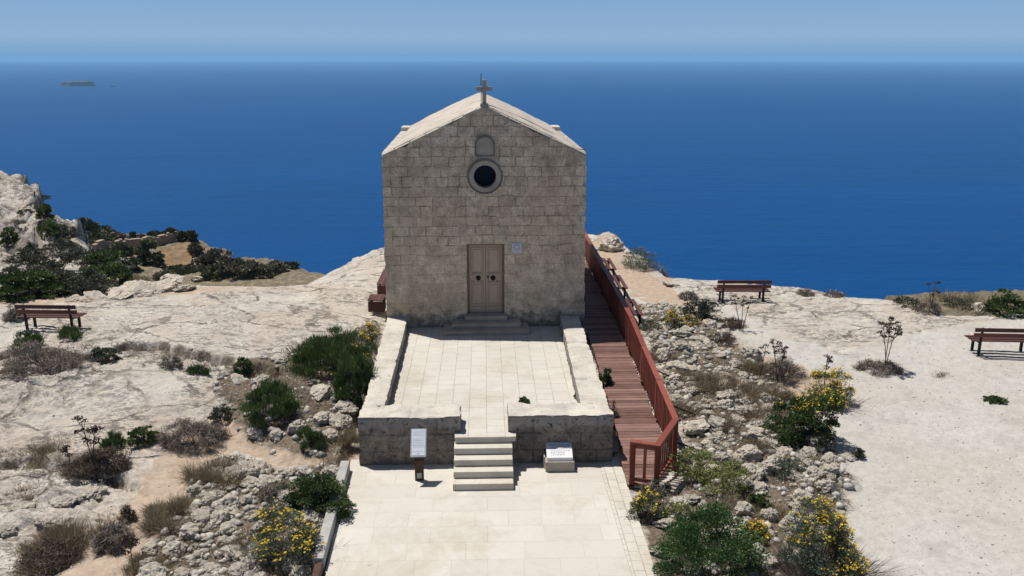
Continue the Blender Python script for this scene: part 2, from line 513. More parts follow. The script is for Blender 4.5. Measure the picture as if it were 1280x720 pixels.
rub_r = pxpoly([(796, 398), (815, 400), (850, 405), (880, 412), (905, 425), (920, 452), (955, 470), (985, 500), (1000, 545), (1045, 560), (1062, 590), (1052, 640), (1080, 690), (1075, 760), (800, 760), (818, 690), (792, 612), (850, 600), (858, 545), (815, 450)], -0.55)
rub_l = pxpoly([(436, 582), (404, 700), (390, 760), (150, 760), (175, 690), (200, 660), (225, 620), (255, 580), (290, 572), (350, 590), (400, 588)], -0.8)
rub_m = pxpoly([(285, 470), (345, 468), (470, 420), (452, 500), (442, 575), (400, 568), (340, 556), (300, 540), (272, 505)], -0.5)
path_l = pxpoly([(40, 790), (90, 720), (140, 690), (188, 640), (205, 600), (245, 562), (300, 548), (350, 562), (430, 580)], -0.75)
path_b = pxpoly([(-80, 388), (40, 380), (130, 372), (260, 362), (320, 352)], 0.1)
path_r = pxpoly([(752, 312), (785, 345), (830, 378), (880, 430), (935, 450), (1000, 470)], -0.1)
gravel_r = pxpoly([(905, 400), (955, 428), (1050, 462), (1110, 445), (1190, 425), (1280, 412), (1500, 430), (1500, 900), (1085, 800), (1085, 690), (1060, 640), (1066, 590), (1050, 556), (1005, 540), (990, 495), (960, 462), (930, 440)], -0.5)
TER_L = -3.3; TER_R = 3.2
apron = [(-3.35, 0.5), (3.0, 0.5), (3.0, 12.5), (4.42, 12.5), (4.45, -9.9), (3.6, -10.0), (3.5, -16), (-3.3, -16), (-3.1, -9), (-3.3, -8.6)]
chap = [(-3.3, -0.2), (3.3, -0.2), (3.3, 9), (-3.3, 9)]

def zfun(x, y, full=False):
    x = np.asarray(x, dtype=float); y = np.asarray(y, dtype=float)
    d = y + 27.35
    b = np.interp(y, [-16, -12, -8.5, -2.5, 2, 60], [-1.05, -0.95, -0.78, -0.16, 0.0, 0.0])
    # left side: bench level a little higher, then the gully and the headland
    lw = sstep(-3.5, -9, x)
    zl = np.interp(d, [12, 18, 22, 25, 29, 32, 36, 45, 55, 70, 90, 110], [-1.25, -0.85, -0.4, 0.0, 0.15, 0.0, -1.0, -1.7, -2.5, -3.2, -4.0, -4.3])
    b = b * (1 - lw) + zl * lw
    # low ground past the right-hand bench
    rw = sstep(12.5, 15, x)
    edge = side_line(x, y, pxpoly([(1030, 371), (1100, 376), (1150, 385), (1185, 392), (1300, 394), (1600, 400)], -0.1))
    low = rw * sstep(-0.2, 1.6, edge + 0.4 * fbm(x, y, 1.6, 3, off=3.0))
    b = b - 2.9 * low
    wx = x + 0.5 * pn(x / 1.7, y / 1.7) + 0.22 * fbm(x, y, 0.5, 3, off=55.0); wy = y + 0.5 * pn(x / 1.7 + 40, y / 1.7) + 0.22 * fbm(x, y, 0.5, 3, off=57.0)
    # slab steps on the left
    s1 = side_line(wx, wy, step1)
    m1 = sstep(-4.0, -5.5, x)
    b = b + m1 * 0.18 * (sstep(-0.12, 0.18, s1) - 0.5) + m1 * 0.30 * np.exp(-((s1 + 1.7) / 1.3) ** 2) - m1 * 0.16 * np.exp(-((s1 + 0.10) / 0.12) ** 2)
    s2 = side_line(wx, wy, step2)
    m2 = sstep(-7.3, -8.3, x) * sstep(-4, -2, s2)
    b = b + m2 * 0.16 * (sstep(-0.1, 0.15, s2) - 0.5) - m2 * 0.14 * np.exp(-((s2 + 0.05) / 0.12) ** 2)
    srr = sdf_poly(x, y, rub_r); srl = sdf_poly(x, y, rub_l); srm = sdf_poly(x, y, rub_m)
    nz0 = fbm(x, y, 0.5, 3, off=8.0) * 0.35
    rr = sstep(0.3, -0.4, srr + nz0); rl = sstep(0.25, -0.35, srl + nz0); rm = sstep(0.3, -0.4, srm + nz0)
    rub = np.maximum(np.maximum(rr, rl), rm)
    b = b + 0.22 * rr * (0.6 + 0.8 * fbm(x, y, 1.4, 3, off=1.0)) + 0.16 * rl * (0.5 + fbm(x, y, 1.2, 3, off=2.0)) + 0.15 * rm
    pl = dist_line(wx, wy, path_l); pb = dist_line(wx, wy, path_b); pr = dist_line(wx, wy, path_r)
    sandl = sstep(0.95, 0.5, pl + nz0 * 0.8)
    sandb = sstep(1.3, 0.4, pb + nz0 * 1.6)
    sandr = sstep(1.5, 0.5, pr + nz0 * 1.6)
    sand = np.maximum(np.maximum(sandl, sandb), sandr)
    sg = sdf_poly(x, y, gravel_r)
    gra = sstep(0.9, -0.5, sg + nz0 * 1.2)
    gra = gra * (1 - low)
    smooth = np.maximum(np.maximum(sand, gra), rub * 0.7)
    # headland and general roughness
    far = sstep(33, 44, d) * lw
    rock_amp = (1 - smooth) * (0.75 + 0.6 * sstep(0.0, 0.35, fbm(x, y, 3.5, 2, off=21.0)))
    b = b + fbm(x, y, 6.0, 3, off=4.0) * (0.10 + 0.5 * far)
    r1 = ridged(x * 0.8 + 0.25 * y, y * 1.7, 1.5, 4, off=6.0)
    rock_amp = rock_amp * (0.35 + 0.9 * sstep(-0.12, 0.22, fbm(x, y, 2.6, 3, off=66.0)))
    b = b + rock_amp * (fbm(x, y * 1.5, 1.2, 4, off=5.0) * 0.10 - 0.045 * sstep(1.25, 1.65, r1) + 0.042 * fbm(x, y * 1.6, 0.30, 3, 0.65, off=9.0))
    b = b - rock_amp * 0.06 * sstep(0.16, 0.34, fbm(x, y * 2.0, 0.55, 3, off=13.0))
    b = b + 0.012 * smooth * fbm(x, y, 0.25, 3, 0.6, off=15.0)
    ff = sstep(36, 48, d)
    b = b + ff * lw * (ridged(x, y * 1.3, 7.0, 5, off=2.5) - 1.1) * 0.95
    b = b + ff * lw * fbm(x, y, 1.6, 4, 0.6, off=95.0) * 0.55
    hl = side_line(x + 1.2 * pn(x / 4, y / 4), y, HEAD)
    b = b - 3.6 * sstep(-0.1, 0.7, -hl) * sstep(50, 54, d) * lw
    for (px_, dd_, rx, ry, hh) in ((94, 50, 3.0, 4.0, 1.25), (60, 47, 3.0, 2.2, 0.5), (135, 41, 1.8, 1.6, 0.5)):
        qx, qy = at_d(px_, dd_)
        e = np.sqrt(((x - qx) / rx) ** 2 + ((y - qy) / ry) ** 2) + 0.35 * fbm(x, y, 1.8, 4, off=97.0)
        b = b + hh * sstep(1.0, 0.5, e) * (1 + 0.15 * fbm(x, y, 0.9, 3, off=98.0))
    # outcrops near the rim
    for (px, py, zz, rx, ry, hh) in OUTCROPS:
        q = at_z(px, py, zz)
        e = np.sqrt(((x - q.x) / rx) ** 2 + ((y - q.y) / ry) ** 2)
        b = b + hh * sstep(1.15, 0.2, e + 0.35 * fbm(x, y, 0.8, 4, off=31.0)) * (0.9 + 0.35 * fbm(x, y, 0.35, 3, off=33.0))
    # flat beds under terrace, pavement, deck and chapel
    sa = sdf_poly(x, y, apron)
    bed = np.minimum(np.interp(y, [-9.3, -8.9, -2, 0, 13], [Z_PAV - 0.06, -0.95, -0.42, -0.4, -0.3]), Z_PAV * 0 + 0.0)
    f = sstep(0.22, 0.0, sa)
    b = b * (1 - f) + np.minimum(b, bed) * f
    sc = sdf_poly(x, y, chap)
    f = sstep(0.5, 0.0, sc)
    b = b * (1 - f) + (-0.12) * f
    # cliffs
    s = sdf_poly(x, y, rim) + 0.9 * fbm(x, y, 2.2, 4, off=41.0) * sstep(0, 3, np.abs(y - 2)) * (0.35 + 0.9 * far)
    led = sdf_poly(x, y, ledge)
    zled = -28 + 3.0 * fbm(x, y, 25, 4, off=51.0) + 0.035 * (d - 165)
    drop = np.interp(s, [-0.5, 0.0, 0.5, 1.4, 4.0, 6.5, 30], [0, 0.0, 4.5, 11.0, 13.0, 24, 27]) + 1.0 * sstep(0.3, 3, s) * (ridged(x, y, 4.0, 4, off=61.0) - 1.0)
    zc = b - np.maximum(drop, 0)
    zc = np.maximum(zc, np.where(s > 0.3, zled, -400))
    fall = np.interp(led + 3.0 * fbm(x, y, 12, 3, off=71.0), [0, 5, 120], [0, 12, 235])
    zc = np.where(s > 0.3, zc - fall, zc)
    z = np.where(s > -0.5, zc, b)
    if not full:
        return z
    cliff = sstep(0.0, 0.8, s)
    scrub = np.clip(np.maximum(sstep(4, 14, s) * sstep(-20, -22, z), low * 0.95), 0, 1)
    return z, dict(sand=np.clip(sand, 0, 1) * (1 - cliff), soil=np.clip(rub, 0, 1) * (1 - cliff), gravel=gra * (1 - cliff) * (1 - rub), cliff=cliff, scrub=scrub, head=ff * lw, crev=np.clip((m1 * np.exp(-((s1 + 0.02) / 0.20) ** 2) + m2 * np.exp(-((s2 + 0.1) / 0.28) ** 2)) * (0.55 + 0.9 * fbm(x, y, 0.4, 4, 0.6, off=88.0)), 0, 1))

HEAD = [at_d(72, 44), at_d(60, 53), at_d(46, 58), at_d(50, 66), at_d(57, 76), at_d(62, 86), at_d(60, 110)]
OUTCROPS = [(760, 303, 0.0, 0.7, 1.2, 0.4), (75, 610, -0.8, 0.9, 0.5, 0.22), (60, 640, -0.9, 1.1, 0.6, 0.22)]

def ground(px, py, dmin=11.0):
    """where the ray through a photo pixel meets the terrain"""
    d = ray(px, py)
    ts = np.concatenate([np.linspace(11, 60, 4000), np.linspace(60, 330, 4000)]) / d.y
    xs = CAM.x + d.x * ts; ys = CAM.y + d.y * ts; zs = CAM.z + d.z * ts
    h = zfun(xs, ys)
    i = np.nonzero((zs <= h) & (ys - CAM.y > dmin))[0]
    i = i[0] if len(i) else len(ts) - 1
    return Vector((xs[i], ys[i], float(h[i])))
def m_per_px(p):
    return ((Vector(p) - CAM) @ (CR @ Vector((0, 0, -1)))) / F

# ------------------------------------------------------------------ terrain
def m_ground():
    g = G('limestone_ground'); co = g.coord('Object')
    n05 = g.noise(co, 0.35, 5, 0.6); n1 = g.noise(co, 1.3, 6, 0.65); n2 = g.noise(co, 5, 6, 0.7)
    n3 = g.noise(co, 18, 5, 0.72); n4 = g.noise(co, 60, 4, 0.7)
    aniso = g.noise(g.mapv(co, (1.0, 2.6, 1.0), (0, 0, 0.35)), 2.3, 6, 0.72)
    # bare rock
    rock = g.ramp(n1, [(0.28, (0.42, 0.385, 0.335)), (0.48, (0.53, 0.49, 0.43)), (0.68, (0.63, 0.59, 0.525))])
    rock = g.mix(g.math('MULTIPLY', g.ramp(n05, [(0.45, 0.0), (0.62, 1.0)]), 0.45), rock, (0.46, 0.365, 0.28))
    rock = g.mix(g.math('MULTIPLY', g.ramp(n2, [(0.52, 0.0), (0.66, 1.0)]), 0.55), rock, (0.36, 0.35, 0.335))
    dk = g.ramp(aniso, [(0.535, 0.0), (0.60, 1.0)])
    an2 = g.noise(g.mapv(co, (1.0, 2.2, 1.0), (0, 0, -0.15)), 7.5, 5, 0.75)
    dk = g.math('MAXIMUM', dk, g.math('MULTIPLY', g.ramp(an2, [(0.53, 0.0), (0.59, 1.0)]), g.ramp(n1, [(0.35, 0.2), (0.6, 1.0)])))
    zone = g.ramp(g.noise(co, 0.55, 4, 0.6), [(0.40, 0.25), (0.60, 1.0)])
    dk = g.math('MULTIPLY', dk, zone)
    rock = g.mix(g.math('MULTIPLY', dk, 0.80), rock, (0.15, 0.138, 0.125))
    cw = g.vadd(g.mapv(co, (0.8, 1.5, 1.0), (0, 0, 0.25)), g.noise(co, 1.1, 4, 0.65, col=True), 0.75)
    ck = g.vor(cw, 0.42, 'DISTANCE_TO_EDGE')
    crack = g.math('MULTIPLY', g.ramp(ck, [(0.008, 1.0), (0.028, 0.0)]), g.ramp(n1, [(0.38, 0.1), (0.55, 1.0)]))
    rock = g.mix(g.math('MULTIPLY', crack, 0.8), rock, (0.16, 0.135, 0.11))
    rock = g.mix(g.math('MULTIPLY', g.ramp(n3, [(0.33, 1.0), (0.41, 0.0)]), 0.8), rock, (0.17, 0.155, 0.14))
    hd = g.ramp(g.noise(g.mapv(co, (1, 1.8, 1.6)), 0.75, 7, 0.78, 0.3), [(0.47, 0.0), (0.56, 1.0)])
    rock = g.mix(g.math('MULTIPLY', g.math('MULTIPLY', hd, g.attr('head')), 0.85), rock, (0.11, 0.102, 0.09))
    # sandy footpaths
    sand = g.ramp(n2, [(0.3, (0.31, 0.235, 0.175)), (0.55, (0.42, 0.33, 0.25)), (0.75, (0.49, 0.415, 0.335))])
    sand = g.mix(g.math('MULTIPLY', g.ramp(n4, [(0.60, 0.0), (0.68, 1.0)]), 0.7), sand, (0.62, 0.58, 0.52))
    sand = g.mix(g.math('MULTIPLY', g.ramp(n4, [(0.32, 1.0), (0.40, 0.0)]), 0.5), sand, (0.24, 0.18, 0.13))
    # pale trodden gravel
    gr = g.ramp(n2, [(0.3, (0.39, 0.372, 0.338)), (0.55, (0.475, 0.457, 0.42)), (0.75, (0.53, 0.512, 0.475))])
    gr = g.mix(g.math('MULTIPLY', g.ramp(n05, [(0.42, 0.0), (0.64, 1.0)]), 0.42), gr, (0.43, 0.38, 0.315))
    gr = g.mix(g.math('MULTIPLY', g.ramp(n1, [(0.52, 0.0), (0.66, 1.0)]), 0.5), gr, (0.34, 0.325, 0.295))
    gr = g.mix(g.math('MULTIPLY', g.ramp(n3, [(0.33, 1.0), (0.40, 0.0)]), 0.75), gr, (0.22, 0.205, 0.18))
    gr = g.mix(g.math('MULTIPLY', g.ramp(n4, [(0.30, 1.0), (0.38, 0.0)]), 0.5), gr, (0.25, 0.23, 0.20))
    # soil with dry litter between the stones
    soil = g.ramp(n3, [(0.3, (0.07, 0.054, 0.040)), (0.5, (0.145, 0.112, 0.080)), (0.7, (0.26, 0.215, 0.16))])
    soil = g.mix(g.math('MULTIPLY', g.ramp(n4, [(0.58, 0.0), (0.66, 1.0)]), 0.8), soil, (0.45, 0.41, 0.35))
    scrub = g.ramp(g.noise(co, 0.9, 6, 0.75), [(0.3, (0.07, 0.065, 0.045)), (0.5, (0.17, 0.14, 0.095)), (0.68, (0.32, 0.26, 0.18))])
    cliff = g.ramp(g.noise(g.mapv(co, (1, 1, 2.2)), 0.8, 6, 0.7), [(0.32, (0.12, 0.10, 0.085)), (0.5, (0.32, 0.285, 0.245)), (0.68, (0.52, 0.48, 0.42))])
    def edge(a, w=0.5):
        return g.ramp(g.math('ADD', g.attr(a), g.math('MULTIPLY', g.math('SUBTRACT', n2, 0.5), w)), [(0.35, 0.0), (0.65, 1.0)])
    c = g.mix(edge('gravel'), rock, gr)
    c = g.mix(edge('sand', 0.9), c, sand)
    c = g.mix(edge('soil', 0.9), c, soil)
    c = g.mix(g.math('MULTIPLY', edge('crev', 0.7), 0.85), c, soil)
    c = g.mix(edge('cliff'), c, cliff)
    c = g.mix(edge('scrub'), c, scrub)
    h = g.math('ADD', g.math('ADD', g.math('MULTIPLY', n2, 0.6), g.math('MULTIPLY', n3, 0.45)), g.math('MULTIPLY', n4, 0.15))
    h = g.math('SUBTRACT', h, g.math('ADD', g.math('MULTIPLY', dk, 0.25), g.math('MULTIPLY', crack, 0.6)))
    rocky = g.math('SUBTRACT', 1.0, g.math('MULTIPLY', g.math('MAXIMUM', g.attr('gravel'), g.attr('sand')), 0.6))
    b = g.n('ShaderNodeBump'); g.put(b.inputs['Height'], h); g.put(b.inputs['Strength'], rocky); b.inputs['Distance'].default_value = 0.06
    return g.out(c, 0.95, b.outputs[0])

def build_terrain():
    az = np.concatenate([np.linspace(-62, -37, 60)[:-1], np.linspace(-37, 37, 820), np.linspace(37, 62, 60)[1:]]) + 1.76
    az = np.radians(az)
    dd = np.concatenate([np.geomspace(8, 13, 40)[:-1], np.geomspace(13, 48, 700)[:-1], np.geomspace(48, 215, 230)[:-1], np.geomspace(215, 420, 30)])
    A, D = np.meshgrid(az, dd)
    X = CAM.x + np.sin(A) * D; Y = CAM.y + np.cos(A) * D
    Z, at = zfun(X.ravel(), Y.ravel(), True)
    nr, nc = A.shape
    i = np.arange(nr * nc).reshape(nr, nc)
    f = np.stack([i[:-1, :-1], i[:-1, 1:], i[1:, 1:], i[1:, :-1]], axis=-1).reshape(-1, 4)
    me = np_mesh('terrain', np.stack([X.ravel(), Y.ravel(), Z], axis=1), f, True, attrs=at)
    o = link_mesh('terrain', me, m_ground())
    tag(o, 'pale limestone clifftop with sandy footpaths and rocky slabs', kind='structure')
build_terrain()

def build_sea():
    g = G('sea_water'); co = g.coord('Object')
    big = g.noise(g.mapv(co, (1, 3, 1)), 0.0011, 5, 0.6)
    w1 = g.noise(g.mapv(co, (0.6, 1.6, 1)), 0.06, 4, 0.6)
    w2 = g.noise(g.mapv(co, (0.7, 1.5, 1), (0, 0, 0.3)), 0.30, 4, 0.65)
    c = g.ramp(big, [(0.3, (0.0, 0.041, 0.150)), (0.7, (0.0, 0.049, 0.174))])
    g.b.inputs['IOR'].default_value = 1.33
    h = g.math('ADD', g.math('MULTIPLY', w1, 1.2), g.math('MULTIPLY', w2, 0.45))
    h = g.math('ADD', h, g.math('MULTIPLY', g.noise(g.mapv(co, (0.5, 1.5, 1)), 0.018, 3, 0.6), 2.5))
    c = g.mix(g.math('MULTIPLY', g.ramp(w1, [(0.35, 0.0), (0.65, 1.0)]), 0.22), c, (0.0, 0.060, 0.235))
    c = g.mix(g.math('MULTIPLY', g.ramp(g.noise(g.mapv(co, (0.35, 2.2, 1), (0, 0, 0.2)), 0.004, 5, 0.65), [(0.45, 0.0), (0.7, 1.0)]), 0.28), c, (0.0, 0.057, 0.222))
    g.b.inputs['Specular Tint'].default_value = (0.06, 0.50, 1.0, 1)
    b = g.bump(h, 0.9, 2.5)
    m = g.out(c, 0.42, b, spec=0.10)
    n = 160
    rr = [0.0, 120, 400, 1000, 2500, 6000, 15000, 28000, 46000]
    vs = [(0, 0, -250.0)]; fs = []
    for r in rr[1:]:
        for k in range(n):
            a = 2 * math.pi * k / n
            vs.append((r * math.sin(a), r * math.cos(a), -250.0))
    for k in range(n): fs.append((0, 1 + (k + 1) % n, 1 + k))
    for j in range(len(rr) - 2):
        for k in range(n):
            a = 1 + j * n + k; b_ = 1 + j * n + (k + 1) % n
            fs.append((a, b_, b_ + n, a + n))
    me = bpy.data.meshes.new('sea'); me.from_pydata(vs, [], fs)
    bm = bmesh.new(); bm.from_mesh(me); bmesh.ops.recalc_face_normals(bm, faces=bm.faces)
    bm.faces.ensure_lookup_table()
    if bm.faces[0].normal.z < 0: bmesh.ops.reverse_faces(bm, faces=bm.faces)
    bm.to_mesh(me); bm.free()
    tag(link_mesh('sea', me, m), 'deep blue open sea far below the cliff', kind='structure')
build_sea()

def build_haze():
    m = bpy.data.materials.new('sea_air'); m.use_nodes = True
    t = m.node_tree; t.nodes.clear()
    o = t.nodes.new('ShaderNodeOutputMaterial'); v = t.nodes.new('ShaderNodeVolumePrincipled')
    v.inputs['Color'].default_value = (0.38, 0.73, 1.0, 1)
    v.inputs['Density'].default_value = HAZE
    v.inputs['Anisotropy'].default_value = 0.0
    t.links.new(v.outputs[0], o.inputs['Volume'])
    mb = MB(); mb.box(-66000, 66000, -66000, 66000, -251.2, 9.4)
    ob = mb.build('haze', m)
    tag(ob, 'thin sea haze over the water', kind='stuff')
HAZE = 4.5e-5
build_haze()

# ------------------------------------------------------------------ far islet
def build_islet(px, py, wpx, hpx, name, label):
    p = at_z(px, py, -250)
    sc = m_per_px(p)
    wd, ht = wpx * sc, hpx * sc
    g = G('islet_rock'); co = g.coord('Object')
    m = g.out(g.ramp(g.noise(co, 0.03, 5, 0.7), [(0.3, (0.05, 0.045, 0.035)), (0.7, (0.15, 0.13, 0.10))]), 0.95)
    n, k = 64, 7
    vs, fs = [], []
    prof = [(1.10, -0.06), (1.0, 0.12), (0.93, 0.55), (0.90, 0.86), (0.82, 0.97), (0.5, 1.02), (0.15, 1.0)]
    for (r, z) in prof:
        for j in range(n):
            a = 2 * math.pi * j / n
            q = Vector((math.cos(a) * 2, math.sin(a) * 2, 0))
            rr = r * (1 + 0.14 * mn.fractal(q * 1.3, 0.7, 2, 5))
            hh = ht * z * (1 + 0.10 * mn.noise(q * 2 + Vector((0, 0, r * 3)))) * (1.0 + 0.08 * math.cos(a))
            vs.append((math.cos(a) * wd / 2 * rr, math.sin(a) * wd / 4 * rr, hh))
    for i in range(k - 1):
        for j in range(n):
            fs.append((i * n + j, i * n + (j + 1) % n, (i + 1) * n + (j + 1) % n, (i + 1) * n + j))
    fs.append(tuple(range((k - 1) * n, k * n)))
    me = bpy.data.meshes.new(name); me.from_pydata(vs, [], fs)
    o = link_mesh(name, me, m); o.location = (p.x, p.y, -250)
    tag(o, label, 'islet')
build_islet(97, 108, 43, 6.2, 'islet', 'flat-topped rocky islet alone far out on the hazy sea')
build_islet(141, 108.5, 7, 1.2, 'sea_rock', 'tiny low rock just beside the flat-topped islet on the sea')

# ------------------------------------------------------------------ materials
M = {}
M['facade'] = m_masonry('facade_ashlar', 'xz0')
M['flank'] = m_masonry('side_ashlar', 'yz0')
M['cap'] = m_cap('bleached_stone')
M['roof'] = m_cap('roof_lime_screed', (0.52, 0.465, 0.395))
M['ring'] = m_cap('carved_stone', (0.46, 0.39, 0.31))
M['ring_shade'] = m_cap('shadow_gap_carved_stone', (0.22, 0.19, 0.155))  # shadow gaps of window moulding and niche frame painted as darker stone
M['step'] = m_paving('step_stone', 'xyz', 1.9, 0.6, (0.56, 0.52, 0.45), 0.1)
M['oldwall'] = m_oldwall('terrace_masonry')
M['terrace'] = m_paving('terrace_slabs', 'yx0', 0.62, 0.43, (0.54, 0.51, 0.455), 0.38, 0.007)
M['forecourt'] = m_paving('forecourt_slabs', 'xy0', 1.15, 0.62, (0.555, 0.525, 0.47), 0.16, 0.006)
M['setts'] = m_paving('edge_setts', 'yx0', 0.33, 0.21, (0.55, 0.52, 0.46), 0.35, 0.010)
M['deck'] = m_wood('deck_boards', (0.115, 0.060, 0.048), (0.26, 0.155, 0.128), 0.6, grain=(2.5, 45, 20))
M['rail'] = m_wood('rail_timber', (0.150, 0.038, 0.025), (0.275, 0.080, 0.052), 0.45, grain=(25, 3, 6))
M['bench'] = m_wood('bench_timber', (0.058, 0.024, 0.018), (0.150, 0.062, 0.046), 0.5, grain=(3, 30, 30))
M['iron'] = m_plain('dark_iron', (0.020, 0.018, 0.018), 0.5, 0.6)
M['door'] = m_wood('door_paint', (0.44, 0.325, 0.23), (0.58, 0.44, 0.32), 0.55, grain=(30, 30, 2.5))
M['doorframe'] = m_plain('door_frame_paint', (0.25, 0.165, 0.115), 0.6)
M['black'] = m_plain('black_iron', (0.010, 0.010, 0.011), 0.4, 0.3)
M['dark'] = m_plain('dark_void', (0.006, 0.006, 0.007), 0.9)
M['glass'] = m_plain('window_dark_glass', (0.006, 0.007, 0.010), 0.25)
M['marble'] = m_plain('white_marble', (0.74, 0.74, 0.74), 0.35, 0, 0.06, 4)
M['marble_ink'] = m_plain('inscription_lead', (0.30, 0.30, 0.32), 0.7)
M['base'] = m_cap('plinth_stone', (0.47, 0.41, 0.33))
M['corten'] = m_plain('rust_steel', (0.085, 0.045, 0.032), 0.7, 0.2, 0.35, 6)
M['panel'] = m_plain('panel_white', (0.70, 0.73, 0.78), 0.4, 0, 0.03)
M['panel_edge'] = m_plain('panel_grey', (0.42, 0.43, 0.45), 0.4)
M['ink'] = m_plain('panel_ink', (0.34, 0.39, 0.46), 0.6)
M['kerb'] = m_cap('kerb_concrete', (0.40, 0.39, 0.37))
M['cable'] = m_plain('cable_black', (0.012, 0.012, 0.012), 0.6)
M['tile'] = m_plain('glazed_tile', (0.60, 0.60, 0.61), 0.25, 0, 0.12, 30)
M['tile_blue'] = m_plain('tile_motif', (0.36, 0.40, 0.45), 0.3, 0, 0.3, 40)
M['rock'] = m_rock('pitted_limestone', (1.25, 1.18, 1.08))
M['crag'] = m_rock('crag_limestone', (1.1, 1.02, 0.92))
M['rock_dark'] = m_rock('brown_limestone', (0.72, 0.64, 0.56))
M['farwall'] = m_cap('dry_stone', (0.36, 0.29, 0.22))
M['field'] = m_plain('ploughed_field', (0.20, 0.135, 0.075), 0.95, 0, 0.35, 0.8)

# ------------------------------------------------------------------ chapel
def poly_plate(name, outer, holes, y0, y1, mats, parent, subdiv=0):
    """flat plate in the xz plane with holes, from y0 to y1"""
    bm = bmesh.new()
    edges = []
    for loop in [outer] + holes:
        vs = [bm.verts.new((p[0], y0, p[1])) for p in loop]
        for i in range(len(vs)):
            edges.append(bm.edges.new((vs[i], vs[(i + 1) % len(vs)])))
    r = bmesh.ops.triangle_fill(bm, use_beauty=True, use_dissolve=False, edges=edges)
    fs = [f for f in bm.faces]
    e = bmesh.ops.extrude_face_region(bm, geom=fs)
    for v in [v for v in e['geom'] if isinstance(v, bmesh.types.BMVert)]:
        v.co.y = y1
    bmesh.ops.recalc_face_normals(bm, faces=bm.faces)
    me = bpy.data.meshes.new(name); bm.to_mesh(me); bm.free()
    return link_mesh(name, me, mats, parent)

CH = thing('chapel', 'weathered limestone chapel with gabled roof, round window and stone cross', 'chapel', (0, 0, 0), R(1.0))
WT, WB, EAVE, APEX, LEN = 3.16, 3.20, 5.50, 6.98, 8.7
def gable_line(n=26, jag=0.03, rnd=random.Random(3)):
    pts = []
    for i in range(n + 1):
        t = i / n
        x = WT - 2 * WT * t
        z = EAVE + (APEX - EAVE) * (1 - abs(x) / WT)
        z += rnd.uniform(-jag, jag) if 0 < i < n and abs(i - n / 2) > 0.6 else 0
        pts.append((x, z))
    return pts
def edge_jag(x0, z0, x1, z1, n, rnd):
    return [(x0 + (x1 - x0) * i / n + rnd.uniform(-0.026, 0.016), z0 + (z1 - z0) * i / n) for i in range(1, n)]
rj = random.Random(5)
outer = [(-WB, -0.15), (-0.60, -0.15), (-0.60, 2.74), (0.60, 2.74), (0.60, -0.15), (WB, -0.15)] + edge_jag(WB, 0, WT, EAVE, 44, rj) + gable_line() + edge_jag(-WT, EAVE, -WB, 0, 44, rj)
OC = 4.88
hole = [(0.355 * math.cos(2 * math.pi * i / 40), OC + 0.355 * math.sin(2 * math.pi * i / 40)) for i in range(40)]
fw = poly_plate('front_wall', outer, [hole], 0.0, 0.55, M['facade'], CH)
# side and rear walls, rear gable following the vault
for sx in (-1, 1):
    mb = MB()
    mb.add([(sx * WB, 0.551, -0.15), (sx * WB, LEN, -0.15), (sx * WT, LEN, EAVE), (sx * WT, 0.551, EAVE),
            (sx * (WB - 0.5), 0.551, -0.15), (sx * (WB - 0.5), LEN, -0.15), (sx * (WT - 0.5), LEN, EAVE), (sx * (WT - 0.5), 0.551, EAVE)],
           [(0, 1, 2, 3), (7, 6, 5, 4), (0, 3, 7, 4), (1, 5, 6, 2), (3, 2, 6, 7), (0, 4, 5, 1)])
    mb.build('side_wall', M['flank'], CH)
def vault_z(x):
    a = abs(x)
    if a > WT - 0.36: return EAVE + 0.06
    t = a / (WT - 0.36)
    return 5.72 + (7.02 - 5.72) * (1 - t ** 1.12)
prof = [(-WB, -0.15), (WB, -0.15), (WT, EAVE)] + [(x, vault_z(x) - 0.05) for x in np.linspace(WT - 0.37, -WT + 0.37, 25)] + [(-WT, EAVE)]
poly_plate('rear_wall', prof, [], LEN + 0.002, LEN + 0.45, M['facade'], CH)
# roof: ledge on both sides and a shallow vault
xs = [WT + 0.03, WT - 0.02, WT - 0.36, WT - 0.37] + list(np.linspace(WT - 0.40, -WT + 0.40, 41)) + [-WT + 0.37, -WT + 0.36, -WT + 0.02, -WT - 0.03]
zs = []
for i, x in enumerate(xs):
    if i in (0, len(xs) - 1): zs.append(EAVE + 0.02)
    elif i in (1, 2, len(xs) - 2, len(xs) - 3): zs.append(EAVE + 0.07)
    else: zs.append(vault_z(max(-WT + 0.361, min(WT - 0.361, x))))
ys = list(np.linspace(0.30, LEN + 0.5, 48))
vs, fs = [], []
for j, y in enumerate(ys):
    for i, x in enumerate(xs):
        q = Vector((x * 1.1, y * 1.1, 2.0))
        t = min(1.0, (y - 0.30) / 0.5)
        gz = EAVE + (APEX - EAVE) * (1 - abs(x) / WT) + 0.015
        z = zs[i] * t + gz * (1 - t)
        vs.append((x, y, z + 0.025 * mn.fractal(q * 2, 0.8, 2, 4)))
nx = len(xs)
for j in range(len(ys) - 1):
    for i in range(nx - 1):
        fs.append((j * nx + i, j * nx + i + 1, (j + 1) * nx + i + 1, (j + 1) * nx + i))
me = bpy.data.meshes.new('roof'); me.from_pydata(vs, [], fs)
roof = link_mesh('roof', me, M['roof'], CH)
so = roof.modifiers.new('solid', 'SOLIDIFY'); so.thickness = 0.05; so.offset = -1
me.polygons.foreach_set('use_smooth', [True] * len(me.polygons))
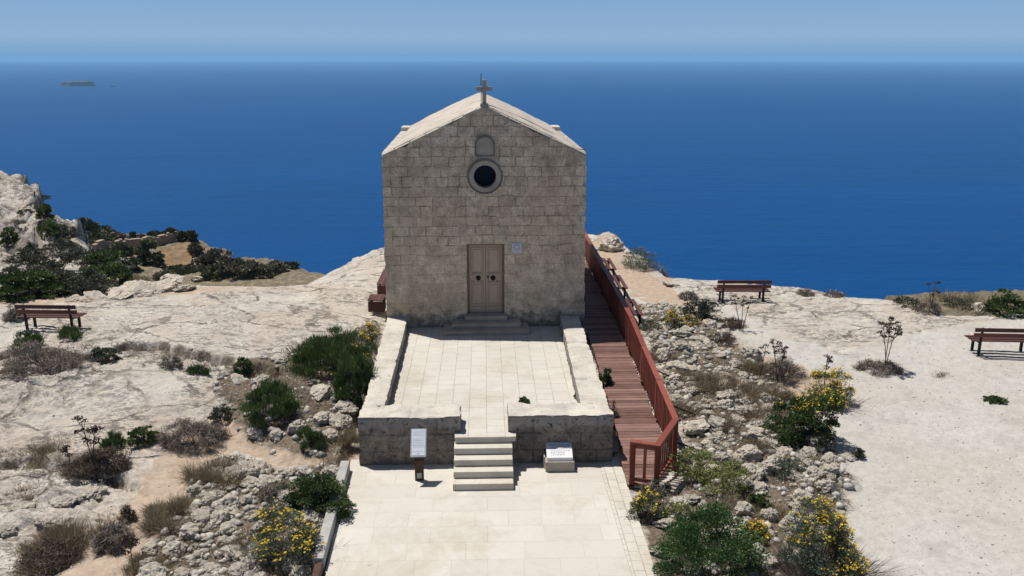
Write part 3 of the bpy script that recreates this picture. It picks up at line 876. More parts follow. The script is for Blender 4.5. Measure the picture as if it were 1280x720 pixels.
# gable coping: stones of uneven length along both slopes
cr = random.Random(9)
for sx in (-1, 1):
    mb = MB(); t = 0.0
    while t < 0.985:
        t2 = min(0.985, t + cr.uniform(0.09, 0.16))
        def cp(tt, dz): x = sx * WT * (1 - tt); return x, EAVE + (APEX - EAVE) * tt + dz
        h0, h1, yy = 0.05 + cr.uniform(-0.015, 0.02), 0.0, -0.035 + cr.uniform(-0.02, 0.015)
        (xa, za), (xb, zb) = cp(t, 0.0), cp(t2 - 0.008, 0.0)
        v = [(xa, yy, za + 0.012), (xb, yy, zb + 0.012), (xb, 0.34, zb + 0.012), (xa, 0.34, za + 0.012)]
        v += [(p[0], p[1], p[2] + h0) for p in v]
        mb.add(v, [(0, 1, 2, 3), (7, 6, 5, 4), (0, 4, 5, 1), (1, 5, 6, 2), (2, 6, 7, 3), (3, 7, 4, 0)])
        t = t2
    mb.build('coping', M['cap'], CH, 0.012)
for sx in (-1, 1):   # small raised blocks at the rear corners
    mb = MB(); mb.box(sx * WT - 0.18 - 0.16 * sx, sx * WT + 0.18 - 0.16 * sx, LEN - 0.5, LEN + 0.40, EAVE + 0.09, EAVE + 0.27)
    mb.build('corner_block', M['cap'], CH, 0.04)
# round window: carved ring, deep reveal and dark glass
def ring(name, r0, r1, y0, y1, cz, mat_, parent, n=48, x=0.0):
    mb = MB(); vs = []
    for (r, y) in ((r0, y0), (r1, y0), (r1, y1), (r0, y1)):
        for k in range(n):
            a = 2 * math.pi * k / n
            vs.append((x + r * math.cos(a), y, cz + r * math.sin(a)))
    fs = []
    for q in range(4):
        for k in range(n):
            fs.append((q * n + k, q * n + (k + 1) % n, ((q + 1) % 4) * n + (k + 1) % n, ((q + 1) % 4) * n + k))
    mb.add(vs, fs)
    return mb.build(name, mat_, parent, 0.012)
wnd = empty('round_window', (0, 0, 0)); wnd.parent = CH
ring('window_surround', 0.35, 0.50, -0.035, 0.02, OC, M['ring'], wnd)
ring('outer_moulding', 0.515, 0.55, -0.055, 0.02, OC, M['ring_shade'], wnd)
mb = MB(); mb.add([(0.36 * math.cos(2 * math.pi * k / 40), 0.42, OC + 0.36 * math.sin(2 * math.pi * k / 40)) for k in range(40)], [tuple(range(40))])
mb.build('pane', M['glass'], wnd)
# blind niche above it
def arch(wd, z0, z1, n=14):
    r = wd / 2
    k = 0.10
    pts = [(-r, z0), (r, z0), (r, z1 - r)]
    pts += [(r * math.cos(math.pi * i / n), z1 - r + r * math.sin(math.pi * i / n)) for i in range(1, n)]
    return pts + [(-r, z1 - r)]
nic = empty('niche', (0, 0, 0)); nic.parent = CH
poly_plate('niche_frame', arch(0.62, 5.50, 6.14), [arch(0.53, 5.53, 6.095)], -0.03, 0.02, M['ring_shade'], nic)
poly_plate('carved_panel', arch(0.50, 5.56, 6.08), [], -0.008, 0.01, M['ring'], nic)
# door
DZ0, DZ1 = 0.43, 2.74
fr = MB()
fr.box(-0.598, -0.53, 0.10, 0.24, DZ0, DZ1 - 0.002).box(0.53, 0.598, 0.10, 0.24, DZ0, DZ1 - 0.002).box(-0.53, 0.53, 0.10, 0.24, DZ1 - 0.07, DZ1 - 0.002)
fr.build('door_frame', M['doorframe'], CH, 0.008)
mb = MB(); mb.box(-0.597, 0.597, 0.30, 0.34, 0.0, DZ1 - 0.004); mb.build('door_backing', M['dark'], CH)
for sx in (-1, 1):
    x0, x1 = (0.004, 0.528) if sx > 0 else (-0.528, -0.004)
    mb = MB(); mb.box(x0, x1, 0.17, 0.22, DZ0 + 0.215, DZ1 - 0.072, 0.5)
    # rails and stiles stand proud; raised fields inside, arched heads
    xa, xb = x0 + 0.09, x1 - 0.09
    for (za, zb) in ((DZ0 + 0.30, DZ0 + 0.99), (DZ0 + 1.34, DZ1 - 0.17)):
        for (p, q) in (((xa - 0.03, za - 0.03), (xb + 0.03, za)), ((xa - 0.03, zb), (xb + 0.03, zb + 0.03)), ((xa - 0.03, za), (xa, zb)), ((xb, za), (xb + 0.03, zb))):
            mb.box(p[0], q[0], 0.148, 0.1695, p[1], q[1], 0.2)
        mb.box(xa + 0.045, xb - 0.045, 0.150, 0.1695, za + 0.05, zb - 0.05, 0.7)
    # curved rail above and below the knocker
    for zc, sg in ((DZ0 + 1.25, 1), (DZ0 + 1.07, -1)):
        pts = [(xa - 0.03 + (xb - xa + 0.06) * i / 10, 0.16, zc + sg * 0.05 * math.sin(math.pi * i / 10)) for i in range(11)]
        mb.tube(pts, 0.013, 5)
    mb.box(x0, x1, 0.14, 0.2, DZ0 + 0.003, DZ0 + 0.21, 0.15)
    leaf = mb.build('door_leaf', M['door'], CH, 0.005)
    xc = (x0 + x1) / 2 + 0.03 * -sx
    kb = MB(); kb.tube([(xc, 0.17, DZ0 + 1.16), (xc, 0.135, DZ0 + 1.16)], 0.078, 18)
    kn = kb.build('knocker', M['black'], leaf, 0.008)
    rb = MB(); rb.tube([(xc + 0.05 * math.cos(a), 0.125, DZ0 + 1.13 + 0.05 * math.sin(a)) for a in np.linspace(0.4, 2 * math.pi + 0.4, 16)], 0.010, 6)
    rb.build('knocker_ring', M['iron'], kn)
    if sx > 0:
        kb = MB(); kb.tube([(0.075, 0.17, DZ0 + 1.19), (0.075, 0.14, DZ0 + 1.19)], 0.032, 12).box(0.068, 0.082, 0.15, 0.168, DZ0 + 1.11, DZ0 + 1.16)
        kb.build('lock', M['black'], leaf)
for nm, x0, x1, yf, z0, z1 in (('threshold', -0.68, 0.68, -0.28, 0.275, 0.425), ('door_step', -1.10, 1.10, -0.58, 0.135, 0.27), ('door_step', -1.36, 1.36, -0.92, 0.0, 0.13)):
    mb = MB(); mb.box(x0, x1, yf, 0.55 if nm == 'threshold' and False else -0.004, z0 - 0.10, z1)
    mb.build(nm, M['step_dark'] if 'step_dark' in M else M['ring'], CH, 0.02)
mb = MB(); mb.box(-0.596, 0.596, 0.0, 0.30, 0.28, 0.428); mb.build('sill', M['ring'], CH, 0.01)
# tile plaque by the door
pq = MB(); pq.box(0.83, 1.15, -0.03, -0.002, 2.44, 2.76); pq = pq.build('wall_plaque', M['tile'], CH, 0.006)
mb = MB(); mb.add([(0.99 + 0.11 * math.cos(2 * math.pi * k / 28), -0.033, 2.635 + 0.10 * math.sin(2 * math.pi * k / 28)) for k in range(28)], [tuple(range(28))])
mb.build('emblem', M['tile_blue'], pq)
mb = MB(); mb.add([(0.99 + 0.075 * math.cos(2 * math.pi * k / 28), -0.036, 2.635 + 0.065 * math.sin(2 * math.pi * k / 28)) for k in range(28)], [tuple(range(28))])
mb.build('emblem_centre', M['tile'], pq)
# cross, rod, cable
mb = MB()
mb.box(-0.13, 0.13, 0.02, 0.26, APEX - 0.06, APEX + 0.12)
cro = mb.build('cross', M['base'], CH, 0.03)
mb = MB(); mb.box(-0.062, 0.062, 0.08, 0.20, APEX + 0.11, APEX + 0.82); mb.box(-0.245, -0.064, 0.082, 0.198, APEX + 0.49, APEX + 0.62); mb.box(0.064, 0.245, 0.082, 0.198, APEX + 0.49, APEX + 0.62)
mb.build('cross_arms', M['base'], cro, 0.012)
mb = MB(); mb.tube([(-0.09, 0.45, APEX - 0.05), (-0.09, 0.45, APEX + 1.0)], 0.011, 6); mb.build('lightning_rod', M['iron'], CH)
cb = MB(); pts = []
for i in range(24):
    t = i / 23
    x = 0.15 + t * (WT - 0.1); y = 0.55 + 1.3 * math.sin(t * math.pi) * (1 - 0.3 * t) + 0.15 * t
    z = (vault_z(x) if x < WT - 0.37 else EAVE + 0.07) + 0.05
    pts.append((x, y, z))
cb.tube(pts, 0.016, 5); cb.build('cable', M['cable'], CH)

# ------------------------------------------------------------------ terrace, walls, stairs, forecourt
def sheet(name, poly, z, mat_, label, thick=0.12):
    mb = MB(); mb.hexa(poly, z - thick, z)
    return tag(mb.build(name, mat_), label, kind='structure')
ti = lambda px, py, z=0.0: tuple(at_z(px, py, z).xy)
LAND_Y = at_z(608, 546, 0.0).y                     # front edge of the landing
sheet('terrace', [(-3.0, -0.03), (-2.75, -7.7), (-0.9, -7.7), (-0.72, LAND_Y), (0.66, LAND_Y), (0.75, -7.7), (2.7, -7.7), (3.0, -0.03)], 0.0, M['terrace'], 'pale slab terrace in front of the chapel door')
fl = ti(437, 580, Z_PAV); fr_ = ti(770, 577, Z_PAV)
nl = ti(405, 720, Z_PAV); nr_ = ti(818, 720, Z_PAV)
ex = lambda a, b, t: (a[0] + (b[0] - a[0]) * t, a[1] + (b[1] - a[1]) * t)
setx = 0.42
sheet('pavement', [ex(fl, nl, 1.9), ex((fr_[0] - setx, fr_[1]), (nr_[0] - setx, nr_[1]), 1.9), (fr_[0] - setx, -8.0), (fl[0], -8.0)], Z_PAV, M['forecourt'], 'pale slab forecourt below the terrace steps')
sheet('setts', [ex((fr_[0] - setx + 0.004, fr_[1]), (nr_[0] - setx + 0.004, nr_[1]), 1.9), ex(fr_, nr_, 1.9), (fr_[0] + 0.10, -8.0), (fr_[0] - setx + 0.004, -8.0)], Z_PAV + 0.004, M['setts'], 'strip of small paving stones edging the forecourt')

def rough_wall(name, label, quad, z0, z1, amp=0.05, res=0.05, seed=0.0, mats=None):
    """a masonry wall on a four cornered plan with chipped, uneven surfaces; quad goes counter-clockwise"""
    q = [Vector((p[0], p[1], 0)) for p in quad]
    bm = bmesh.new()
    lu = max((q[1] - q[0]).length, (q[2] - q[3]).length); lv = max((q[3] - q[0]).length, (q[2] - q[1]).length); lh = z1 - z0
    nu, nv, nh = max(3, int(lu / res)), max(3, int(lv / res)), max(3, int(lh / res))
    def P(u, v, h):
        a = q[0].lerp(q[1], u); b = q[3].lerp(q[2], u)
        p = a.lerp(b, v); p.z = z0 + (z1 - z0) * h
        return p
    def face(fn, n, m):
        g = [[bm.verts.new(fn(i / n, j / m)) for i in range(n + 1)] for j in range(m + 1)]
        for j in range(m):
            for i in range(n):
                bm.faces.new((g[j][i], g[j][i + 1], g[j + 1][i + 1], g[j + 1][i]))
    face(lambda u, v: P(u, v, 1), nu, nv)
    face(lambda u, h: P(u, 0, h), nu, nh)
    face(lambda u, h: P(1 - u, 1, h), nu, nh)
    face(lambda v, h: P(1, v, h), nv, nh)
    face(lambda v, h: P(0, 1 - v, h), nv, nh)
    bmesh.ops.remove_doubles(bm, verts=bm.verts, dist=0.001)
    bmesh.ops.recalc_face_normals(bm, faces=bm.faces)
    bm.normal_update()
    zt = z1 - 0.01
    ax = (q[1] - q[0]) if lu > lv else (q[3] - q[0]); axl = ax.length; ax = ax.normalized()
    jr = random.Random(int(seed)); js = []; t = jr.uniform(0.3, 0.7)
    while t < axl: js.append(t); t += jr.uniform(0.45, 0.95)
    for v in bm.verts:
        sv = (v.co - q[0]).dot(ax) + 0.05 * mn.noise(v.co * 4.0)
        if v.co.z > z0 + (z1 - z0) * 0.7 and any(abs(sv - t) < 0.032 for t in js): v.co -= v.normal * 0.022
        blk = sum(1 for t in js if sv > t)
        if v.normal.z > 0.5: v.co.z += 0.013 * math.sin(blk * 2.4 + seed)
        c = v.co + Vector((seed, 0, 0))
        n = v.normal.copy()
        a = 1.0 if abs(n.z) < 0.5 else (0.55 if n.z > 0.8 else 1.3)
        v.co += n * amp * a * (mn.fractal(c * 1.6, 0.8, 2, 3) * 0.9 + mn.fractal(c * 6.0, 0.8, 2, 4) * 0.55)
        if 0.2 < n.z < 0.9: v.co -= n * amp * 0.8 * abs(mn.noise(c * 3.0))
    bmesh.ops.recalc_face_normals(bm, faces=bm.faces)
    me = bpy.data.meshes.new(name)
    for f in bm.faces:
        f.material_index = 0 if f.normal.z > 0.55 else 1
        f.smooth = True
    bm.to_mesh(me); bm.free()
    me.set_sharp_from_angle(angle=R(50))
    o = link_mesh(name, me, mats or [M['cap'], M['oldwall']])
    return tag(o, label, 'wall')
WZ = 0.37
L0, L1 = ti(481, 404, WZ), ti(450, 519, WZ)
Li0, Li1 = ti(509, 415, 0), ti(488, 502, 0)
Rr0, Rr1 = ti(727, 404, WZ), ti(764, 515, WZ)
Ri0, Ri1 = ti(702, 415, 0), ti(720, 502, 0)
YF = -8.32; YB = -7.55
rough_wall('parapet_wall', 'low pale parapet beside the terrace, nearest the big green bushes', [L1[:1] + (YB,), Li1[:1] + (YB,), (Li0[0], -0.02), (L0[0], -0.02)], -0.95, WZ, 0.032, seed=1.0)
rough_wall('parapet_wall', 'low pale parapet between the terrace and the boardwalk', [Ri1[:1] + (YB,), Rr1[:1] + (YB,), (Rr0[0], -0.02), (Ri0[0], -0.02)], -0.95, WZ, 0.032, seed=7.0)
rough_wall('front_wall', 'low dark-faced masonry wall standing behind the information sign', [(L1[0] - 0.02, YF), (-0.62, YF), (-0.62, YB - 0.004), (L1[0], YB - 0.004)], -0.95, WZ + 0.03, 0.036, seed=13.0)
rough_wall('front_wall', 'low dark-faced masonry wall standing behind the white inscribed stone', [(0.50, YF), (Rr1[0] + 0.02, YF), (Rr1[0], YB - 0.004), (0.50, YB - 0.004)], -0.95, WZ + 0.03, 0.036, seed=19.0)

ST = thing('stone_stairs', 'five pale stone steps rising from the forecourt to the terrace', 'stairs', (0, LAND_Y, Z_PAV))
y_bot = at_z(605, 613, Z_PAV).y
run = (LAND_Y - y_bot) / 4.0
sx0 = at_z(566.5, 612, Z_PAV).x; sx1 = at_z(642, 612, Z_PAV).x
for i in range(5):
    yf = y_bot + run * i - LAND_Y
    z1 = 0.16 * (i + 1) - (0.004 if i == 4 else 0)
    yb = yf + run + 0.02 if i < 4 else 0.35 - 0.0
    if i == 4: yf, yb, z1 = -0.004, 0.0, 0.154
    mb = MB()
    if i < 4: mb.box(sx0 + random.uniform(-.01, .01), sx1 + random.uniform(-.01, .01), yf, 0.30, 0.16 * i + (0.002 if i else -0.08), z1)
    else: mb.box(sx0 + 0.02, sx1 - 0.02, -0.012, 0.30, 0.642, 0.797)
    mb.build('step', M['step'], ST, 0.014)

def kerb_poly(a, b, wdt, z0, z1):
    d = (Vector((b[0], b[1])) - Vector((a[0], a[1]))).normalized(); n = Vector((-d.y, d.x)) * wdt
    return [a, b, (b[0] + n.x, b[1] + n.y), (a[0] + n.x, a[1] + n.y)]
ka, kb_ = ti(437, 575, Z_PAV + 0.26), ti(404, 697, Z_PAV + 0.26)
KE = thing('kerb_wall', 'narrow grey upstand edging the forecourt beside the rounded green bush', 'kerb', (0, 0, 0))
mb = MB(); mb.hexa(kerb_poly(kb_, ka, 0.20, 0, 0), Z_PAV - 0.3, Z_PAV + 0.25); mb.build('upstand', M['kerb'], KE, 0.012)
kc = ex(ka, kb_, 1.55)
mb = MB(); mb.hexa(kerb_poly(kc, ex(ka, kb_, 1.01), 0.14, 0, 0), Z_PAV - 0.3, Z_PAV + 0.20); mb.build('rusty_end', M['corten'], KE, 0.01)

# ------------------------------------------------------------------ information sign and inscribed stone
sp = at_z(524.5, 600, Z_PAV)
SG = thing('information_sign', 'slanted white information panel on a rusty brown post', 'sign', (sp.x, sp.y, Z_PAV))
mb = MB(); mb.hexa([(-0.10, -0.035), (0.10, -0.035), (0.10, 0.035), (-0.10, 0.035)], -0.02, 0.86); post = mb.build('post', M['corten'], SG, 0.006)
mb = MB(); mb.box(-0.105, 0.105, -0.040, 0.040, 0.50, 0.53); mb.build('band', M['black'], post)
mb = MB(); mb.box(-0.055, 0.055, -0.040, -0.0365, 0.06, 0.19); mb.build('label_plate', M['panel_edge'], post)
pn_ = empty('panel', (0, 0.02, 0.90)); pn_.parent = SG; pn_.rotation_euler = (R(-38), 0, 0)
mb = MB(); mb.box(-0.175, 0.175, -0.03, 0.0, -0.32, 0.32); mb.build('frame', M['panel_edge'], pn_, 0.006)
mb = MB(); mb.box(-0.145, 0.145, -0.034, -0.0305, -0.285, 0.30); mb.build('sheet', M['panel'], pn_)
tx = MB(); rt = random.Random(4)
for zz in np.arange(0.26, -0.22, -0.036):
    if rt.random() < 0.12: continue
    x = -0.12
    while x < 0.115:
        l = rt.uniform(0.02, 0.055)
        tx.box(x, min(0.12, x + l), -0.0362, -0.0345, zz, zz + 0.009); x += l + 0.012
for x in np.arange(-0.03, 0.03, 0.02): tx.box(x, x + 0.013, -0.0362, -0.0345, -0.26, -0.24)
tx.build('text', M['ink'], pn_)

bp = at_z(700, 590, Z_PAV)
BS = thing('inscribed_stone', 'white inscribed marble slab tilted on a low stone plinth', 'stone', (bp.x, bp.y, Z_PAV))
mb = MB(); mb.box(-0.335, 0.335, 0.0, 0.50, -0.02, 0.25); mb.build('plinth', M['base'], BS, 0.012)
mb = MB(); mb.box(-0.36, -0.335, 0.18, 0.56, -0.02, 0.30); mb.build('side_stone', M['cap'], BS, 0.01)
mb = MB()
v = [(-0.30, 0.05, 0.253), (0.30, 0.05, 0.253), (0.30, 0.49, 0.253), (-0.30, 0.49, 0.253), (-0.30, 0.05, 0.335), (0.30, 0.05, 0.335), (0.30, 0.49, 0.52), (-0.30, 0.49, 0.52)]
mb.add(v, [(3, 2, 1, 0), (4, 5, 6, 7), (0, 1, 5, 4), (1, 2, 6, 5), (2, 3, 7, 6), (3, 0, 4, 7)])
sl = mb.build('marble_slab', M['marble'], BS, 0.008)
tx = MB()
for r_ in range(6):
    t = 0.16 + r_ * 0.125
    x = -0.22 + rt.uniform(0, 0.05)
    lim = 0.24 if r_ < 4 else 0.10
    while x < lim:
        l = rt.uniform(0.02, 0.06)
        ya, yb = 0.49 - 0.44 * t, 0.49 - 0.44 * t - 0.022
        za, zb = 0.52 - 0.185 * t + 0.0025, 0.52 - 0.185 * t - 0.00925 + 0.0025
        tx.add([(x, ya, za), (x + l, ya, za), (x + l, yb, zb), (x, yb, zb)], [(3, 2, 1, 0)]); x += l + 0.014
tx.build('inscription', M['marble_ink'], sl)

# ------------------------------------------------------------------ boardwalk and railing
def deck_poly():
    mb = MB(); rnd = random.Random(2)
    y = -9.58
    while y < 11.0:
        y2 = y + 0.142
        x0 = DECK_X0 + rnd.uniform(-0.02, 0.02); x1 = DECK_X1 + rnd.uniform(-0.03, 0.03)
        if y < -8.35:
            t = (y + 9.58) / 1.23
            x1 = min(x1, 3.72 + 0.62 * max(0, t))
            x0 = DECK_X0 - 0.12 + rnd.uniform(-0.015, 0.015)
        za, zb = deck_z(y), deck_z(y2)
        j = rnd.uniform(-0.003, 0.003)
        mb.hexa([(x0, y), (x1, y), (x1, y2 - 0.016), (x0, y2 - 0.016)], [za - 0.04 + j, za - 0.04 + j, zb - 0.04 + j, zb - 0.04 + j], [za + j, za + j, zb + j, zb + j], rnd.random())
        y = y2
    return tag(mb.build('boardwalk', M['deck']), 'reddish plank boardwalk ramp running along the chapel', kind='structure')
deck_poly()
mb = MB()
for xx in (DECK_X0 + 0.08, DECK_X1 - 0.12):
    for a, b in ((-8.3, -2.0), (-2.0, 11.0)):
        za, zb = deck_z(a) - 0.045, deck_z(b) - 0.045
        mb.hexa([(xx - 0.04, a), (xx + 0.04, a), (xx + 0.04, b), (xx - 0.04, b)], [za - 0.25, za - 0.25, zb - 0.25, zb - 0.25], [za, za, zb, zb])
tag(mb.build('boardwalk_joists', M['bench']), 'dark joists under the plank boardwalk', kind='structure')

RX = DECK_X1 + 0.06
RAIL = thing('railing', 'long red-brown timber railing along the boardwalk', 'railing', (RX, -8.4, deck_z(-8.4)))
def rl(p): return (p[0] - RX, p[1] + 8.4, p[2] - deck_z(-8.4))
cA = (3.22, -9.52); cB = (3.74, -9.70); cC = (RX, -8.52)
path = [cA, cB, cC]
bays = list(np.linspace(-8.52, 11.0, 10))
for y in bays[1:]: path.append((RX, float(y)))
def railz(p): return deck_z(p[1]) + 1.0
nbal = 0; rest = MB()
for i, p in enumerate(path):
    mb = MB()
    hh = railz(p) - 0.02
    dz = 0.30
    wdt = 0.055 if i else 0.06
    mb.box(-wdt, wdt, -wdt, wdt, -dz, hh - deck_z(p[1]))
    o = mb.build('post', M['rail'], RAIL, 0.006)
    o.location = rl((p[0], p[1], deck_z(p[1])))
for i, (a, b) in enumerate(zip(path[:-1], path[1:])):
    za, zb = railz(a), railz(b)
    A = Vector((a[0], a[1], za)); B = Vector((b[0], b[1], zb)); d = (B - A).normalized()
    jj = 0.004 * (i % 2)
    mb = MB(); mb.bar(rl(A - d * 0.06 + Vector((0, 0, jj))), rl(B + d * (0.055 if i < 2 else -0.075) + Vector((0, 0, jj))), 0.145, 0.05)
    mb.build('top_rail', M['rail'], RAIL, 0.008)
    mb = MB(); off = Vector((0, 0, -0.10)); mb.bar(rl(A + off), rl(B + off), 0.035, 0.075); mb.build('under_rail', M['rail'], RAIL)
    off = Vector((0, 0, -0.90))
    mb = MB(); mb.bar(rl(A + off), rl(B + off), 0.035, 0.075); mb.build('bottom_rail', M['rail'], RAIL)
    L = (B - A).length
    n = int(L / (0.165 if i else 0.19))
    ang = math.atan2(d.y, d.x)
    for k in range(1, n):
        q = A.lerp(B, k / n)
        if nbal < 99:
            mb = MB(); mb.box(-0.034, 0.034, -0.012, 0.012, -0.95, -0.035)
            o = mb.build('baluster', M['rail'], RAIL); o.rotation_euler = (0, 0, ang)
            nrm = Vector((-d.y, d.x, 0)).normalized() * 0.0305
            o.location = rl(q + nrm); nbal += 1
        else:
            q2 = Vector(rl(q)); rest.box(q2.x - 0.0425, q2.x - 0.0185, q2.y - 0.034, q2.y + 0.034, q2.z - 0.95, q2.z - 0.035)
if rest.v:
    tag(rest.build('far_balusters', M['rail'], RAIL), kind='stuff')
for yb_ in (bays[0], bays[1], bays[2]):
    a = Vector((RX + 0.05, yb_ + 0.02, deck_z(yb_) + 0.42)); b = Vector((RX + 0.95, yb_ - 0.25, float(zfun([RX + 0.95], [yb_ - 0.25])[0]) + 0.02))
    mb = MB(); mb.tube([rl(a), rl(b)], 0.022, 6); mb.build('brace', M['iron'], RAIL)

# ------------------------------------------------------------------ benches
def bench_proto(name, label, L=1.8, slats=3, back=2):
    root = thing(name, label, 'bench', (0, 0, 0), 0, 'dark timber benches around the chapel')
    mb = MB()
    for k in range(slats):
        y = -0.20 + k * (0.42 / max(1, slats - 1)) ; mb.box(-L / 2, L / 2, y - 0.062, y + 0.062, 0.42, 0.46)
    mb.build('seat', M['bench'], root, 0.006)
    if back:
        mb = MB()
        for k in range(back):
            z = 0.58 + k * 0.17; y = -0.285 - k * 0.045
            mb.hexa([(-L / 2, y - 0.028), (L / 2, y - 0.028), (L / 2, y + 0.012), (-L / 2, y + 0.012)], z, z + 0.12)
        mb.build('backrest', M['bench'], root, 0.006)
    for sx in (-1, 1):
        x = sx * (L / 2 - 0.24)
        mb = MB()
        mb.bar((x, -0.24, 0.0), (x, -0.24, 0.42), 0.07, 0.07, (0, 1, 0))
        if back: mb.bar((x, -0.245, 0.42), (x, -0.31, 0.87), 0.06, 0.05, (0, 1, 0))
        mb.build('leg', M['iron'], root, 0.006)
        mb = MB(); mb.bar((x, 0.20, 0.0), (x, 0.20, 0.42), 0.07, 0.07, (0, 1, 0)); mb.build('leg', M['iron'], root, 0.006)
        mb = MB(); mb.box(x - 0.03, x + 0.03, -0.205, 0.165, 0.36, 0.418); mb.build('seat_bearer', M['iron'], root)
    return root
def dup(root, label):
    c = root.copy(); COL.objects.link(c); c['label'] = label
    for ch in root.children:
        k = ch.copy(); COL.objects.link(k); k.parent = c
    return c
b0 = bench_proto('bench', 'lone brown bench on bare rock facing the sea, dry twiggy bush behind it', 1.92)
def put(b, px, py, rz, z=None):
    p = ground(px, py)
    b.location = p if z is None else (p.x, p.y, z); b.rotation_euler = (0, 0, rz); return b
put(b0, 68, 411, R(-4))
b1 = put(dup(b0, 'brown bench near the cliff edge, facing the sea beside a tall dried flower stalk'), 926, 377, R(-2))
b2 = put(dup(b0, 'brown bench cut by the picture edge, on pale gravel near green scrub'), 1249, 441, R(-5))
# three seats along the outside of the railing, and two by the other flank
labs = ['slatted bench against the railing, the one ending beside the stone heap', 'slatted bench against the railing, middle one of three', 'slatted bench against the railing, farthest one toward the cliff edge']
for lab, ya in zip(labs, (-0.1, 3.1, 5.9)):
    b = dup(b0, lab); b.rotation_euler = (0, 0, R(-90)); yy = ya + 0.95
    b.location = (4.83, yy, float(zfun([4.83], [yy])[0]) - 0.02)
lb = bench_proto('bench', 'backless slatted seat by the chapel flank, nearer to the yellow plant', 0.75, 5, 0)
p = at_z(471, 397, -0.12); lb.location = (-3.74, p.y + 0.42, float(zfun([-3.8], [p.y + 0.42])[0])); lb.rotation_euler = (0, 0, R(90))
for ch in list(lb.children):
    if ch.name.startswith('leg'): pass
mb = MB(); mb.box(-0.376, -0.35, -0.27, 0.27, 0.03, 0.40); mb.build('end_board', M['bench'], lb, 0.006)
lb2 = bench_proto('bench', 'longer backless slatted seat against the chapel flank, farther back', 2.3, 5, 0)
lb2.location = (-3.70, 5.0, float(zfun([-3.8], [4.2])[0]) + 0.02); lb2.rotation_euler = (0, 0, R(90))
mb = MB(); mb.box(-1.151, -1.125, -0.27, 0.27, 0.03, 0.40); mb.build('end_board', M['bench'], lb2, 0.006)

# ------------------------------------------------------------------ vegetation
M['lentisk'] = m_leaf('lentisk_leaf', (0.036, 0.062, 0.02), (0.082, 0.122, 0.04), (0.165, 0.205, 0.08))
M['spiky'] = m_leaf('green_blade', (0.04, 0.078, 0.024), (0.09, 0.142, 0.046), (0.185, 0.225, 0.095))
M['bright'] = m_leaf('bright_leaf', (0.024, 0.06, 0.016), (0.054, 0.112, 0.03), (0.12, 0.19, 0.06))
M['grey'] = m_leaf('grey_green_leaf', (0.0625, 0.0850, 0.0562), (0.1313, 0.1625, 0.1187), (0.2500, 0.2812, 0.2125))
M['thyme'] = m_leaf('cushion_leaf', (0.046, 0.052, 0.036), (0.092, 0.1, 0.07), (0.17, 0.172, 0.13))
M['dry'] = m_leaf('dry_twig', (0.095, 0.075, 0.060), (0.23, 0.19, 0.155), (0.50, 0.44, 0.375), 0.8, 0.1)
M['brown'] = m_leaf('dead_brown', (0.050, 0.037, 0.028), (0.120, 0.092, 0.068), (0.26, 0.205, 0.155), 0.8, 0.1)
M['straw'] = m_leaf('straw_blade', (0.14, 0.11, 0.072), (0.29, 0.235, 0.155), (0.5, 0.42, 0.3), 0.8, 0.2)
M['yellow'] = m_leaf('yellow_petal', (0.42, 0.27, 0.012), (0.62, 0.44, 0.022), (0.75, 0.58, 0.06), 0.6, 0.3)
M['pale'] = m_leaf('pale_yellow_green', (0.13, 0.16, 0.05), (0.30, 0.32, 0.12), (0.50, 0.48, 0.24), 0.6, 0.3)
M['umbel'] = m_leaf('dead_umbel', (0.020, 0.013, 0.010), (0.045, 0.030, 0.024), (0.09, 0.06, 0.045), 0.85, 0.05)
M['stalk'] = m_leaf('dead_stalk', (0.05, 0.035, 0.025), (0.10, 0.075, 0.052), (0.20, 0.16, 0.11), 0.8, 0.0)
M['far_green'] = m_leaf('maquis_leaf', (0.046, 0.056, 0.028), (0.092, 0.106, 0.052), (0.17, 0.178, 0.095), 0.7, 0.1)
M['far_grey'] = m_leaf('scrub_leaf', (0.1, 0.098, 0.07), (0.185, 0.178, 0.132), (0.31, 0.29, 0.23), 0.7, 0.1)
VR = np.random.default_rng(21)

def unit(v): return v / (np.linalg.norm(v, axis=1, keepdims=True) + 1e-9)
def leaf_quads(pts, dirs, ln, wd):
    n = len(pts)
    rnd = VR.normal(size=(n, 3))
    side = unit(np.cross(dirs, rnd)) * wd[:, None] / 2
    d = dirs * ln[:, None]
    v = np.stack([pts, pts + d * 0.45 + side, pts + d, pts + d * 0.45 - side], axis=1).reshape(-1, 3)
    return v, np.arange(4 * n).reshape(n, 4)
def blade_quads(pts, dirs, ln, wd, droop=0.3):
    """two-segment tapering blades as quads"""
    n = len(pts)
    side = unit(np.cross(dirs, VR.normal(size=(n, 3)))) * wd[:, None] / 2
    d = dirs * ln[:, None]
    dr = np.zeros((n, 3)); dr[:, 2] = -ln * droop * VR.uniform(0, 1, n)
    sidew = VR.normal(size=(n, 3)) * (ln * 0.10)[:, None]
    m = pts + d * 0.55 + sidew; t = pts + d + dr + sidew * 1.6
    v = np.stack([pts - side, pts + side, m + side * 0.8, m - side * 0.8, t + side * 0.2, t - side * 0.2], axis=1).reshape(-1, 3)
    i = np.arange(n)[:, None] * 6
    f = np.concatenate([i + [0, 1, 2, 3], i + [3, 2, 4, 5]], axis=0)
    return v, f

